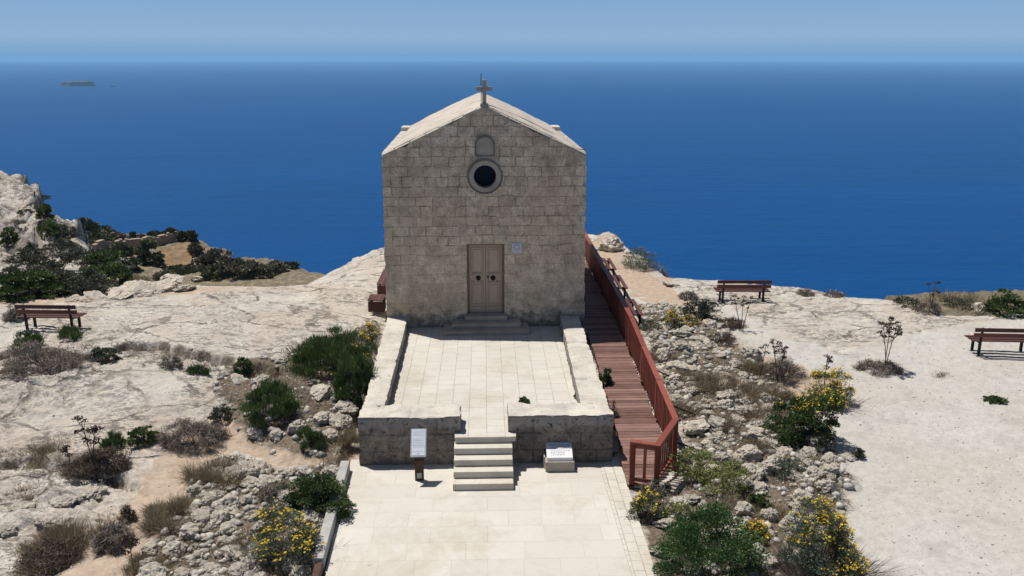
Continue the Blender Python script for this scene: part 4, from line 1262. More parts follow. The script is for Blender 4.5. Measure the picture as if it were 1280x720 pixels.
def dome_points(n, w, dp, h, ncl, fill=0.5, seed=0):
    """clumpy points in an uneven dome; returns points and outward directions"""
    r = np.random.default_rng(seed)
    az = r.uniform(0, 2 * np.pi, ncl); ce = r.uniform(0.0, 1.0, ncl) ** 1.15
    rad = 0.50 + 0.42 * r.uniform(0, 1, ncl) ** 0.5
    rad *= 1.0 + 0.22 * np.sin(az * 2 + r.uniform(0, 6)) * r.uniform(0.4, 1)
    ch = np.sqrt(np.clip(1 - ce ** 2, 0, 1))
    C = np.stack([np.cos(az) * ch * rad * w / 2, np.sin(az) * ch * rad * dp / 2, (0.08 + 0.95 * ce * rad) * h], axis=1)
    cs = r.uniform(0.16, 0.34, ncl)
    k = r.integers(0, ncl, n)
    u = unit(r.normal(size=(n, 3))); u[:, 2] = np.abs(u[:, 2]) * 0.9 - 0.15
    rr = r.uniform(0, 1, n) ** fill
    P = C[k] + u * (cs[k] * rr)[:, None] * np.array([w / 2, dp / 2, h * 0.62]) * 1.15
    P[:, 2] = np.maximum(P[:, 2], 0.01)
    out = unit(u + 0.6 * unit(C[k] + 1e-6) + np.array([0, 0, 0.25]))
    return P, out, C, k
def mesh_obj(name, v, f, mat_, parent, var):
    return link_mesh(name, np_mesh(name, v, f, False, var), mat_, parent)

def stems(parent, C, h, mat_, rad=0.012, most=26):
    mb = MB()
    for c in C[:most]:
        c = Vector(c); m = c * 0.5 + Vector((0, 0, -0.05 * h))
        mb.tube([(random.uniform(-.04, .04), random.uniform(-.04, .04), -0.06), m, c], [rad, rad * 0.7, rad * 0.3], 4)
    mb.build('stem', mat_, parent)

def zed(ob, x, y, r=0.0): pass
BN = [100]
def bush(kind, px, py, wpx, hpx, label, group=None, dens=1.0, flowers=0, name=None, deep=0.85, leafsize=1.0, flower_mat='yellow', fside=None, z=None, leaf=None):
    BN[0] += 1; seed = BN[0]
    p = ground(px, py) if z is None else at_z(px, py, z)
    s = m_per_px(p)
    w_, h_ = wpx * s, hpx * s * 1.0
    h_ = max(0.06, h_ - 0.25 * w_ * deep * 0.6) if hpx > wpx * 0.3 else h_ * 0.7
    h_ = max(h_, 0.28 * w_ if kind not in ('mat',) else 0.05)
    dp = w_ * deep
    # the pixel names the foot of the bush in the picture: its near edge
    loc = Vector((p.x, p.y + dp * 0.36, 0)); loc.z = float(zfun([loc.x], [loc.y])[0]) - 0.03
    if z is not None: loc.z = z
    nm = name or {'green': 'green_bush', 'spiky': 'green_bush', 'grey': 'flowering_bush', 'thyme': 'cushion_bush', 'dry': 'dry_bush', 'brown': 'dead_bush', 'straw': 'grass_tuft', 'pale': 'pale_plant'}[kind]
    root = thing(nm, label, {'straw': 'grass tuft', 'pale': 'plant'}.get(kind, 'bush'), loc, VR.uniform(0, 6.28) * 0, group)
    n = int(wpx * hpx * 1.15 * dens) + 300
    n = min(n, 20000)
    ncl = int(18 + 26 * min(1.5, w_))
    if kind in ('green', 'grey', 'thyme', 'pale'):
        P, O, C, k = dome_points(n, w_, dp, h_, ncl, 0.45, seed)
        ln = VR.uniform(0.6, 1.3, n) * {'green': 0.060, 'grey': 0.055, 'thyme': 0.056, 'pale': 0.05}[kind] * leafsize * (0.75 + 0.35 * min(1.6, s / 0.02))
        d = unit(O + VR.normal(size=(n, 3)) * 0.55)
        v, f = leaf_quads(P - d * ln[:, None] * 0.3, d, ln, ln * {'green': 0.55, 'grey': 0.30, 'thyme': 0.5, 'pale': 0.45}[kind])
        var = np.clip(VR.normal(0.42, 0.2, n) + (np.random.default_rng(seed).normal(0, 0.14, ncl))[k], 0, 1)
        mesh_obj('foliage', v, f, M[leaf or {'green': 'lentisk', 'grey': 'grey', 'thyme': 'thyme', 'pale': 'pale'}[kind]], root, var)
        stems(root, C, h_, M['stalk'], 0.014 if kind == 'green' else 0.008)
        if kind == 'grey':     # dry twiggy skirt
            m_ = n // 5
            Q = np.stack([VR.normal(0, 0.27 * w_, m_), VR.normal(0, 0.27 * dp, m_), np.zeros(m_)], axis=1)
            dq = unit(np.stack([Q[:, 0] / w_ * 2.0, Q[:, 1] / dp * 2.0, VR.uniform(0.5, 1.3, m_)], axis=1))
            v, f = blade_quads(Q, dq, VR.uniform(0.15, 0.40, m_) * h_, np.full(m_, 0.010), 0.1)
            mesh_obj('dry_twigs', v, f, M['dry'], root, np.tile(VR.uniform(0, 1, m_), 2))
    elif kind == 'spiky':
        P, O, C, k = dome_points(n, w_ * 0.92, dp, h_ * 0.85, ncl, 0.55, seed)
        d = unit(O * 0.55 + np.array([0, 0, 0.9]) + VR.normal(size=(n, 3)) * 0.28)
        ln = VR.uniform(0.6, 1.3, n) * 0.17 * leafsize
        v, f = blade_quads(P - d * ln[:, None] * 0.5, d, ln, VR.uniform(0.010, 0.018, n), 0.2)
        var = np.clip(VR.normal(0.42, 0.2, n) + (np.random.default_rng(seed).normal(0, 0.12, ncl))[k], 0, 1)
        mesh_obj('foliage', v, f, M['spiky'], root, np.tile(var, 2))
        stems(root, C, h_, M['stalk'], 0.010)
    elif kind in ('dry', 'brown', 'straw'):
        m_ = n
        r = np.random.default_rng(seed)
        if kind == 'straw':
            ncl = max(5, int(w_ * 9))
            cx = np.stack([r.normal(0, 0.26 * w_, ncl), r.normal(0, 0.26 * dp, ncl)], axis=1); ch_ = r.uniform(0.45, 1.1, ncl)
            k = r.integers(0, ncl, m_)
            Q = np.concatenate([cx[k] + r.normal(0, 0.05 + 0.045 * w_, (m_, 2)), np.zeros((m_, 1))], axis=1)
            d = unit(np.concatenate([r.normal(0, 0.42, (m_, 2)) + Q[:, :2] / w_ * 0.5, r.uniform(0.35, 1.2, (m_, 1))], axis=1))
            ln = r.uniform(0.3, 0.85, m_) * h_ * ch_[k] + 0.03
            wd_ = r.uniform(0.005, 0.011, m_) * max(1.0, s / 0.02)
        else:
            m_ = int(n * 0.85)
            Q, O, C, k = dome_points(m_, w_ * 0.95, dp, h_ * 0.85, ncl, 0.7, seed)
            Q[:, 0] += 0.05 * w_ * np.sin(Q[:, 1] * 7 + seed)
            d = unit(O * 0.55 + r.normal(size=(m_, 3)) * 0.75 + np.array([0, 0, 0.15]))
            ln = r.uniform(0.05, 0.20, m_) * (0.7 + 0.5 * min(1.2, w_))
            Q = Q - d * (ln * 0.5)[:, None]; Q[:, 2] = np.maximum(Q[:, 2], 0.0)
            wd_ = r.uniform(0.006, 0.014, m_) * max(1.0, s / 0.02)
            stems(root, C, h_, M['stalk'], 0.010, 40)
        v, f = blade_quads(Q, d, ln, wd_, 0.25)
        var = np.clip(r.normal(0.45, 0.24, m_), 0, 1)
        mesh_obj({'straw': 'blades'}.get(kind, 'twigs'), v, f, M[kind], root, np.tile(var, 2))
        if kind == 'dry':
            q = m_ // 4; P, O, C, kk = dome_points(q, w_ * 0.9, dp * 0.9, h_ * 0.8, 20, 0.6, seed)
            v, f = leaf_quads(P, O, VR.uniform(0.02, 0.05, q), VR.uniform(0.01, 0.02, q))
            mesh_obj('leaves', v, f, M['grey'], root, VR.uniform(0, 0.7, q))
    if flowers:
        q = flowers
        P, O, C, k = dome_points(q * 3, w_ * 1.03, dp * 1.03, h_ * 1.06, ncl, 0.12, seed)
        keep = P[:, 2] > 0.28 * h_
        if fside is not None:
            keep &= (P[:, 0] * fside[0] / w_ + P[:, 1] * fside[1] / w_ + VR.normal(0, 0.18, len(P))) > 0.02
        P = P[keep][:q]; n_ = len(P)
        # clusters of small heads
        k_ = 4
        PP = np.repeat(P, k_, axis=0) + VR.normal(0, 0.028, (n_ * k_, 3))
        up = unit(VR.normal(size=(n_ * k_, 3)) * 0.45 + np.array([0, 0, 1.0]))
        a = unit(np.cross(up, VR.normal(size=up.shape))); b_ = np.cross(up, a)
        rr = VR.uniform(0.016, 0.030, n_ * k_)[:, None]
        v = np.stack([PP + a * rr, PP + b_ * rr, PP - a * rr, PP - b_ * rr], axis=1).reshape(-1, 3)
        mesh_obj('blossoms', v, np.arange(4 * n_ * k_).reshape(-1, 4), M[flower_mat], root, VR.uniform(0, 1, n_ * k_))
    return root

def fennel(px, py, hpx, label, n_st=1, spread=10, heads=5, base=None, group='dried flower stalks on the clifftop', rad=0.016, hs=1.0):
    p = ground(px, py); s = m_per_px(p)
    p.z = float(zfun([p.x], [p.y])[0]) - 0.03
    root = thing('dried_flower_stalk', label, 'stalk', p, 0, group)
    rnd = random.Random(int(px * 7 + py))
    for i in range(n_st):
        h = hpx * s * rnd.uniform(0.78, 1.0) * 1.02
        bx, by = rnd.uniform(-.06, .06) * (n_st > 1), rnd.uniform(-.06, .06) * (n_st > 1)
        lx, ly = rnd.uniform(-1, 1) * spread * s, rnd.uniform(-0.5, 0.5) * spread * s
        if n_st > 1: lx = (i / (n_st - 1) - 0.5) * 2 * spread * s * 0.7
        def at(t): return Vector((bx + lx * t ** 1.3, by + ly * t, h * t))
        mb = MB()
        mb.tube([at(t) for t in (0, .25, .5, .75, .93)], [rad, rad * .9, rad * .75, rad * .6, rad * .4], 5)
        tips = []
        for q in range(heads):
            t0 = 0.55 + 0.38 * q / max(1, heads - 1)
            a = rnd.uniform(0, 6.28)
            ln = h * rnd.uniform(0.10, 0.19) * (1.25 - 0.5 * (q / max(1, heads)))
            b0_ = at(t0); e = b0_ + Vector((math.cos(a) * ln * 0.75, math.sin(a) * ln * 0.75, ln * 0.9))
            if q == heads - 1: e = at(1.0)
            mb.tube([b0_, b0_.lerp(e, 0.5) + Vector((0, 0, -0.01)), e], [rad * .5, rad * .4, rad * .3], 4); tips.append(e)
        st = mb.build('stem', M['stalk'], root)
        for e in tips:
            n_ = 46; R_ = rnd.uniform(0.06, 0.105) * hs
            u = unit(VR.normal(size=(n_, 3))); u[:, 2] = np.abs(u[:, 2]) * 0.7
            P = np.array(e) + u * R_ * VR.uniform(0.6, 1.0, (n_, 1))
            d = unit(VR.normal(size=(n_, 3)))
            l = VR.uniform(0.025, 0.05, n_) * hs
            v, f = leaf_quads(P, d, l, l * 0.8)
            mesh_obj('seed_head', v, f, M['umbel'], root, VR.uniform(0, 1, n_))
    return root

B = bush
# --- left of the terrace
B('spiky', 410, 474, 118, 72, 'big dark green bush of upright blades beside the left parapet', dens=1.25, deep=0.8)
B('spiky', 444, 514, 60, 96, 'tall green bush pressed against the outer face of the terrace parapet', dens=1.1, deep=0.7, flowers=14)
B('spiky', 332, 536, 78, 66, 'dark green spiky bush beside the sandy path bend', dens=1.2)
B('grey', 462, 428, 30, 26, 'small yellow flowering plant at the chapel corner behind the parapet', flowers=90, name='flowering_plant')
B('green', 488, 404, 12, 14, 'small weed at the foot of the slatted seat beside the chapel corner', name='weed')
B('spiky', 386, 566, 42, 34, 'small grey-green tuft among stones just above the sandy path', name='green_tuft')
B('green', 396, 657, 84, 64, 'rounded dark green bush overhanging the grey kerb', dens=1.5)
B('grey', 352, 716, 96, 86, 'grey-leaved bush with many yellow flowers below the rounded green bush', flowers=190, dens=1.1)
B('thyme', 127, 454, 38, 26, 'small dark domed cushion bush alone on the pale slab', dens=2.0)
B('dry', 42, 468, 112, 52, 'wide grey twiggy bush just in front of the lone bench on the rock', dens=1.0)
B('spiky', 82, 428, 34, 24, 'small green clump between the bench on the rock and the grey twigs', name='green_tuft')
B('spiky', 30, 442, 40, 30, 'dull green clump at the rear of the wide grey twiggy bush', name='green_tuft')
B('green', 303, 470, 25, 26, 'small bright green shrub at the end of the rock crevice', dens=1.5)
B('dry', 209, 462, 28, 22, 'small dry tuft in the middle of the rock crevice')
B('spiky', 245, 468, 40, 10, 'low green strip of weeds in the rock crevice', name='weed', deep=0.3)
B('brown', 116, 606, 84, 38, 'dark brown dead bush under the tall dried stalk on the pale slab', dens=1.5)
B('green', 174, 558, 46, 24, 'low dark green bush at the edge of the pale slab, behind the dead bush', dens=1.3)
B('spiky', 140, 562, 34, 26, 'small green tuft touching the dark brown dead bush', name='green_tuft')
B('dry', 234, 568, 84, 46, 'pale twiggy bush at the upper end of the sandy path', dens=1.3)
B('thyme', 275, 532, 34, 22, 'dark low bush between pale twiggy bush and dark green spiky bush')
B('dry', 138, 690, 58, 42, 'small pale grey twiggy bush beside the sandy path near the lower rocks', dens=1.2)
B('brown', 52, 716, 90, 40, 'broad brown dead bush in the lower corner below the grey boulders', dens=1.2)
B('straw', 66, 704, 100, 46, 'straw coloured grass mixed with the broad brown dead bush')
B('brown', 158, 655, 24, 30, 'thin dark dead plant standing at the edge of the sandy path')
B('straw', 230, 640, 50, 40, 'tan grass tuft beside the sandy path above the lower boulders', dens=1.4)
B('straw', 258, 600, 55, 36, 'tan grass tuft behind the dark pointed boulder', dens=1.4)
B('straw', 205, 665, 40, 30, 'tan grass tuft between the sandy path and the pale boulder', dens=1.4)
B('straw', 25, 632, 50, 20, 'sparse tan grass in a hollow of the pale slab')
B('straw', 60, 582, 70, 18, 'low dull grass along the lower crevice of the slab')
B('straw', 430, 556, 40, 30, 'tan grass by the outer corner of the terrace wall')
B('dry', 340, 625, 40, 26, 'dry twigs between the stones behind the yellow flowered bush')
B('straw', 300, 690, 40, 26, 'tan grass between boulders, next to the yellow flowered bush')
B('straw', 180, 715, 46, 30, 'tan grass around the dried stalk at the picture bottom')
# --- scrub behind the lone bench
for (px, py, w_, h_, k, lab) in [
    (18, 376, 92, 44, 'green', 'large bright dark green bush behind the lone bench on the rock'),
    (90, 362, 70, 34, 'thyme', 'wide dull bush on the gully slope beside the large green bush'),
    (135, 358, 50, 36, 'green', 'dark bush at the lower end of the gully, before the pale rim rock'),
    (100, 340, 60, 26, 'thyme', 'dull bush half way up the gully slope'),
    (55, 345, 46, 22, 'thyme', 'dull bush on the slope above the large green bush'),
    (10, 352, 30, 24, 'thyme', 'dark bush at the picture edge above the large green bush'),
    (33, 320, 30, 18, 'thyme', 'small olive bush on the headland slope under the bare rock'),
    (8, 306, 26, 26, 'green', 'dark round bush at the picture edge on the headland'),
    (58, 295, 40, 24, 'green', 'dark green bush clinging to the top of the headland cliff'),
    (40, 258, 26, 12, 'thyme', 'small bush near the summit of the headland'),
    (50, 240, 18, 9, 'green', 'tiny bush on the very top of the headland'),
    (54, 280, 26, 22, 'green', 'green bush growing on the shaded headland cliff face'), (20, 282, 20, 9, 'dry', 'dry tuft on the bare upper headland'),
    (28, 268, 22, 9, 'thyme', 'dark low bush in the middle of the bare upper headland'), (70, 322, 44, 18, 'thyme', 'dull wide bush under the headland cliff'),
    (118, 348, 40, 20, 'green', 'dark green bush at the gully bottom'), (150, 344, 30, 14, 'thyme', 'small dull bush at the gully bottom near the rim'), (80, 300, 30, 18, 'thyme', 'dark bush on the cliff foot slope'),
    (62, 368, 80, 34, 'thyme', 'broad dull scrub bush right behind the bench on the rock'), (125, 340, 44, 18, 'green', 'dark bush in the gully under the shaded crag'), (100, 372, 60, 24, 'thyme', 'wide low scrub bush at the gully mouth'),
    (30, 338, 50, 18, 'thyme', 'long low scrub bush on the slope under the headland'), (148, 330, 34, 14, 'thyme', 'small scrub bush at the foot of the shaded crag'),
    (165, 352, 30, 16, 'straw', 'yellow-green grass at the gully mouth'),
    (14, 402, 30, 26, 'dry', 'dry bush at the picture edge behind the lone bench')]:
    B(k, px, py, w_, h_, lab, dens=1.5, leafsize=1.6)
# --- on and beside the terrace
B('spiky', 545, 580, 34, 22, 'green tuft growing at the wall foot behind the information sign', name='green_tuft', deep=0.5)
B('spiky', 664, 579, 38, 24, 'green tuft at the wall foot between the stairs and the white stone', name='green_tuft', deep=0.5)
B('grey', 751, 576, 36, 18, 'low yellow flowering weed at the wall foot near the boardwalk', flowers=26, name='flowering_plant', deep=0.5)
B('green', 655, 506, 15, 9, 'tiny bright green weed on the terrace slabs by the opening', name='weed', z=0.0)
B('green', 757, 494, 20, 38, 'dark green plant squeezed between parapet and boardwalk', deep=1.2, dens=1.6)
B('brown', 764, 536, 20, 40, 'dead brown plant squeezed between parapet and boardwalk')
B('straw', 741, 447, 12, 22, 'dry grass between parapet and boardwalk near the shadow edge')
B('green', 722, 498, 7, 8, 'tiny weed on the parapet joint near the terrace opening', name='weed', z=0.02)
# --- right of the railing
B('grey', 803, 338, 50, 32, 'yellowish grey bush on the cliff edge beyond the railing benches', flowers=40, dens=1.3, flower_mat='pale')
B('dry', 828, 343, 24, 18, 'dry twigs on the cliff edge beside the yellowish grey bush')
B('thyme', 880, 402, 46, 28, 'dark grey-green cushion bush on the sandy ground', dens=2.2)
B('dry', 861, 376, 24, 18, 'pale dry tuft between the cushion bush and the cliff edge')
B('grey', 843, 412, 30, 30, 'grey plant with a bright yellow top at the head of the stone heap', flowers=70, name='flowering_plant')
B('grey', 866, 412, 26, 20, 'low yellow flowers along the foot of the cushion bush', flowers=40, name='flowering_plant')
B('grey', 815, 412, 34, 22, 'blue-grey plant between the railing bench and the yellow topped plant', name='grey_plant')
B('brown', 914, 412, 46, 18, 'dark litter of dead stems at the foot of the tall stalks')
B('brown', 905, 432, 40, 12, 'dead stems lying on the sand below the tall stalks')
B('green', 1012, 556, 92, 88, 'large dark green bush on the gravel edge topped by yellow flowers', dens=1.3, flowers=150, fside=(0.6, 0.3), name='flowering_bush')
B('grey', 1042, 512, 60, 56, 'pale yellow flowering bush behind the large dark green bush', flowers=260, flower_mat='yellow')
B('thyme', 1025, 562, 50, 28, 'dark low bush at the foot of the large flowering bush')
B('grey', 1034, 738, 108, 112, 'big blue-grey bush edged with yellow flowers at the gravel border', dens=1.3, flowers=400, fside=(0.5, 0.25))
B('green', 897, 752, 154, 110, 'big bright green bush at the bottom of the stone heap', dens=3.4, leafsize=0.78, leaf='bright')
B('grey', 812, 655, 50, 44, 'grey shrub with small yellow flowers at the railing end post', flowers=70)
B('dry', 822, 625, 44, 34, 'dry twiggy shrub at the foot of the railing end')
B('pale', 872, 602, 60, 44, 'pale yellow-green plant near the railing corner', name='pale_plant')
B('pale', 910, 622, 64, 48, 'pale yellow-green plant in the middle of the stone heap', dens=0.8)
B('spiky', 920, 600, 34, 26, 'green tuft among stones beside the pale plants', name='green_tuft')
B('pale', 850, 650, 40, 24, 'low pale plant between the end post and the big bright green bush', dens=0.8)
B('green', 952, 640, 34, 26, 'small dark green plant above the big blue-grey bush')
B('grey', 990, 600, 44, 30, 'small grey plant among the stones below the large flowering bush')
B('grey', 945, 680, 46, 26, 'yellow flowers over stones between the two big lower bushes', flowers=110, name='flowering_plant')
B('straw', 885, 660, 44, 24, 'dull grass among stones behind the big bright green bush')
for (px, py, w_, h_, lab) in [(862, 478, 40, 26, 'brown grass tuft in the upper stone heap beside the railing'), (897, 492, 54, 30, 'wide tan grass tuft in the middle of the upper stone heap'),
        (935, 470, 46, 28, 'tan grass tuft by the short dried stalks'), (930, 500, 44, 30, 'tan grass tuft beside the wide one in the stone heap'), (960, 530, 60, 34, 'tall tan grass beside the large flowering bush'),
        (862, 520, 50, 30, 'tan grass in a hollow of the stone heap near the railing'), (905, 535, 36, 22, 'tan grass between grey boulders'), (975, 500, 44, 34, 'dry grass under the short dried stalks'),
        (955, 560, 40, 24, 'low tan grass in front of the large flowering bush'), (1030, 610, 36, 20, 'dull grass at the gravel edge of the stone heap'), (830, 455, 30, 22, 'dry grass close to the railing at the upper stones'), (985, 655, 40, 22, 'dry grass behind the big blue-grey bush'),
        (905, 640, 50, 30, 'green-tan grass in the lower stone heap')]:
    B('straw', px, py, w_, h_, lab, dens=1.5)
B('dry', 985, 478, 60, 34, 'grey dry bush carrying the short dried stalks', dens=1.0)
B('dry', 1105, 470, 56, 20, 'mound of dead twigs around the twin dried stalks on the gravel', dens=1.6)
B('green', 1247, 505, 26, 11, 'tiny green tuft alone on the open gravel', name='green_tuft', dens=2)
B('straw', 1182, 472, 20, 8, 'tiny tan tuft alone on the open gravel')
B('thyme', 1073, 575, 18, 14, 'tiny dark plant on the gravel edge by a flat stone')
B('dry', 1007, 371, 22, 12, 'dry tuft on the cliff edge beyond the bench')
B('dry', 1046, 372, 30, 12, 'low dry twigs on the cliff edge above the sea')
B('green', 1268, 396, 58, 38, 'bright green bush at the picture edge above the gravel', dens=1.5, leafsize=1.3)
B('thyme', 1208, 388, 44, 14, 'low dark bush on the far low ground', dens=1.5)
B('thyme', 1140, 384, 36, 12, 'small dark bush on the far low ground near the rim', dens=1.5)
B('dry', 1165, 392, 44, 20, 'dry bush around the thin stalks against the sea', dens=1.3)
B('dry', 1238, 396, 34, 16, 'pale dry bush beside the bright green one')
B('straw', 1195, 380, 60, 10, 'brown grass on the far low ground')
# --- dried flower stalks
fennel(118, 600, 84, 'tall dried stalk with dark seed heads over the dead bush', 2, 12, 7, hs=1.15)
fennel(90, 590, 40, 'short dark dried stalk beside the tall one on the slab', 1, 8, 5)
fennel(168, 722, 62, 'dark dried stalk at the picture bottom beside the sandy path', 1, 5, 6, hs=1.2)
fennel(926, 414, 52, 'tall twin dried stalks in front of the cliff edge bench', 3, 14, 3, hs=0.9)
fennel(972, 478, 54, 'pair of dried stalks over the grey dry bush', 2, 12, 6)
fennel(950, 472, 46, 'single thin dried stalk near the grey dry bush', 1, 4, 4)
fennel(1030, 482, 42, 'dried stalk rising behind the large flowering bush', 1, 3, 5)
fennel(1106, 462, 66, 'twin dried stalks alone on the open gravel', 3, 12, 7, hs=1.1)
fennel(1162, 390, 40, 'thin dried stalks silhouetted against the sea at the rim', 3, 14, 2, hs=0.9)
fennel(590 - 125, 440, 34, 'thin grey stalk at the chapel corner behind the parapet', 1, 3, 3, hs=0.6, rad=0.01)
fennel(405, 590, 62, 'thin bare stalk near the terrace wall corner and sandy path', 1, 6, 2, hs=0.5, rad=0.009)

# ------------------------------------------------------------------ undercliff ledge: maquis, field and dry-stone walls
def far_bush(kind, px, py, wpx, hpx, label):
    p = ground(px, py, 112); s = m_per_px(p); w_, h_ = wpx * s, hpx * s
    BN[0] += 1
    loc = Vector((p.x, p.y + w_ * 0.15, 0)); loc.z = float(zfun([loc.x], [loc.y])[0]) - 0.4
    root = thing('maquis_bush', label, 'bush', loc, 0, 'bushes on the ledge below the cliff')
    n = int(wpx * hpx * 3.2) + 500
    P, O, C, k = dome_points(n, w_, w_ * 0.8, h_, int(12 + wpx * 0.6), 0.4, BN[0])
    ln = VR.uniform(0.5, 1.2, n) * 0.55 * (s / 0.16)
    d = unit(O + VR.normal(size=(n, 3)) * 0.6)
    v, f = leaf_quads(P, d, ln, ln * 0.7)
    var = np.clip(VR.normal(0.42, 0.2, n) + np.random.default_rng(BN[0]).normal(0, 0.16, int(12 + wpx * 0.6))[k], 0, 1)
    mesh_obj('foliage', v, f, M[kind], root, var)
    return root
fg = [('far_green', 100, 290, 40, 18, 'dark bush at the foot of the headland cliff against the sea'), ('far_green', 126, 294, 34, 16, 'dark bush next to the one at the cliff foot'),
      ('far_green', 118, 306, 44, 18, 'dark bush in front of those at the cliff foot'), ('far_grey', 148, 302, 26, 14, 'greyish bush near the small white wall'),
      ('far_green', 172, 304, 30, 14, 'dark bush left end of the hedge row above the field'), ('far_green', 194, 302, 28, 14, 'second dark bush of the hedge row above the field'),
      ('far_green', 214, 300, 26, 14, 'dark bush of the hedge row directly above the field wall'), ('far_green', 232, 300, 20, 13, 'dark bush at the seaward end of the hedge row'),
      ('far_green', 241, 303, 12, 16, 'pointed dark bush closing the hedge row'), ('far_green', 186, 330, 36, 30, 'large dark bush touching the ploughed field'),
      ('far_green', 150, 318, 36, 14, 'dark bush below the long dry-stone wall'), ('far_green', 160, 338, 30, 16, 'dark bush below the large one at the field'),
      ('far_grey', 244, 318, 20, 16, 'rounded sage bush at the corner of the ploughed field'), ('far_grey', 262, 335, 44, 22, 'grey scrub bush just past the ploughed field'),
      ('far_grey', 290, 345, 46, 26, 'grey scrub bush near the pale plateau rim'), ('far_green', 272, 346, 44, 16, 'dark low bush along the plateau rim'),
      ('far_grey', 320, 346, 40, 20, 'last large grey scrub bush toward the sea'), ('far_green', 305, 316, 9, 5, 'lone small dark bush on the bare ledge edge'),
      ('far_grey', 342, 340, 30, 14, 'low grey scrub at the narrowing end of the ledge'), ('far_green', 362, 335, 20, 9, 'small green bush where the ledge meets the plateau'),
      ('far_green', 226, 342, 40, 10, 'dark low bush at the near side of the ploughed field'), ('far_grey', 205, 348, 30, 10, 'grey bush by the pale rim rock outcrop')]
for a in fg: far_bush(*a)
# field and walls
def ledge_strip(name, pts, wdt, h, label):
    root = thing(name, label, 'wall', (0, 0, 0))
    ps = [ground(a, b, 112) for a, b in pts]
    mb = MB()
    for a, b in zip(ps[:-1], ps[1:]):
        n = 8
        for i in range(n):
            p, q = a.lerp(b, i / n), a.lerp(b, (i + 1) / n)
            p.z = float(zfun([p.x], [p.y])[0]); q.z = float(zfun([q.x], [q.y])[0])
            d = (q - p); d.z = 0; d.normalize(); nn = Vector((-d.y, d.x, 0)) * wdt / 2
            hh = h * random.uniform(0.85, 1.15)
            mb.hexa([tuple((p - nn).xy), tuple((q - nn).xy), tuple((q + nn).xy), tuple((p + nn).xy)], [p.z - .6, q.z - .6, q.z - .6, p.z - .6], [p.z + hh, q.z + hh, q.z + hh, p.z + hh])
    mb.build('masonry', M['farwall'], root)
ledge_strip('dry_stone_wall', [(118, 316), (150, 311), (180, 309), (205, 304), (224, 299)], 0.9, 1.7, 'long low dry-stone wall crossing the ledge below the cliff')
ledge_strip('dry_stone_wall', [(160, 332), (172, 328), (186, 326)], 0.8, 1.2, 'short dry-stone wall in front of the large dark bush')
ledge_strip('white_wall', [(140, 299), (148, 299)], 1.0, 1.2, 'tiny pale wall half hidden among dark bushes')
fp = [ground(a, b, 112) for a, b in ((201, 336), (240, 331), (239, 303), (222, 302), (199, 314))]
def field_mesh():
    n = 14; vs = []; fs = []
    A_, B_, C_, D_ = fp[0], fp[1], fp[2], fp[4]
    for j in range(n + 1):
        for i in range(n + 1):
            p = A_.lerp(B_, i / n).lerp(D_.lerp(C_, i / n), j / n)
            vs.append((p.x, p.y, float(zfun([p.x], [p.y])[0]) + 0.35))
    for j in range(n):
        for i in range(n):
            fs.append((j * (n + 1) + i, j * (n + 1) + i + 1, (j + 1) * (n + 1) + i + 1, (j + 1) * (n + 1) + i))
    me = bpy.data.meshes.new('field'); me.from_pydata(vs, [], fs)
    tag(link_mesh('field', me, M['field']), 'small brown ploughed field on the ledge', kind='structure')
field_mesh()

# ------------------------------------------------------------------ stones
def rock_mesh(name, seed, sub=4, pit=1.0):
    bm = bmesh.new(); bmesh.ops.create_icosphere(bm, subdivisions=sub, radius=1.0)
    o = Vector((seed * 7.3, seed * 3.1, seed * 1.7)); rnd = random.Random(seed)
    sx, sy, sz = rnd.uniform(0.85, 1.2), rnd.uniform(0.75, 1.1), rnd.uniform(0.60, 0.85)
    planes = [(Vector((rnd.gauss(0, 1), rnd.gauss(0, 1), rnd.gauss(0, 0.8))).normalized(), rnd.uniform(0.62, 0.9)) for _ in range(9)]
    for v in bm.verts:
        d = v.co.normalized(); p = d.copy()
        for n, k in planes:                      # broken facets
            e = p.dot(n) - k
            if e > 0: p -= n * e * 0.85
        p *= 1 + 0.28 * mn.fractal(d * 1.5 + o, 0.85, 2, 5)
        r = mn.ridged_multi_fractal(d * 2.3 + o, 0.9, 2.1, 5, 1.0, 2.0)
        p *= 1 - 0.15 * pit * max(0, 1.35 - r)
        c = mn.voronoi(d * 3.6 + o)[0][0]
        p *= 1 - 0.22 * pit * max(0, 0.30 - c) / 0.30
        c = mn.voronoi(d * 8.0 + o)[0][0]
        p *= 1 - 0.09 * pit * max(0, 0.26 - c) / 0.26
        p += d * 0.06 * mn.fractal(d * 7 + o, 0.7, 2, 4)
        v.co = Vector((p.x * sx, p.y * sy, p.z * sz))
    me = bpy.data.meshes.new(name); bm.to_mesh(me); bm.free()
    me.polygons.foreach_set('use_smooth', [True] * len(me.polygons))
    me.set_sharp_from_angle(angle=R(38))
    me.materials.append(M['rock'])
    return me
ROCKS = [rock_mesh('rock', s_, 5, (0.75, 0.4, 0.6, 0.25)[s_ % 4]) for s_ in range(1, 13)]
NR = [0]
placed = []
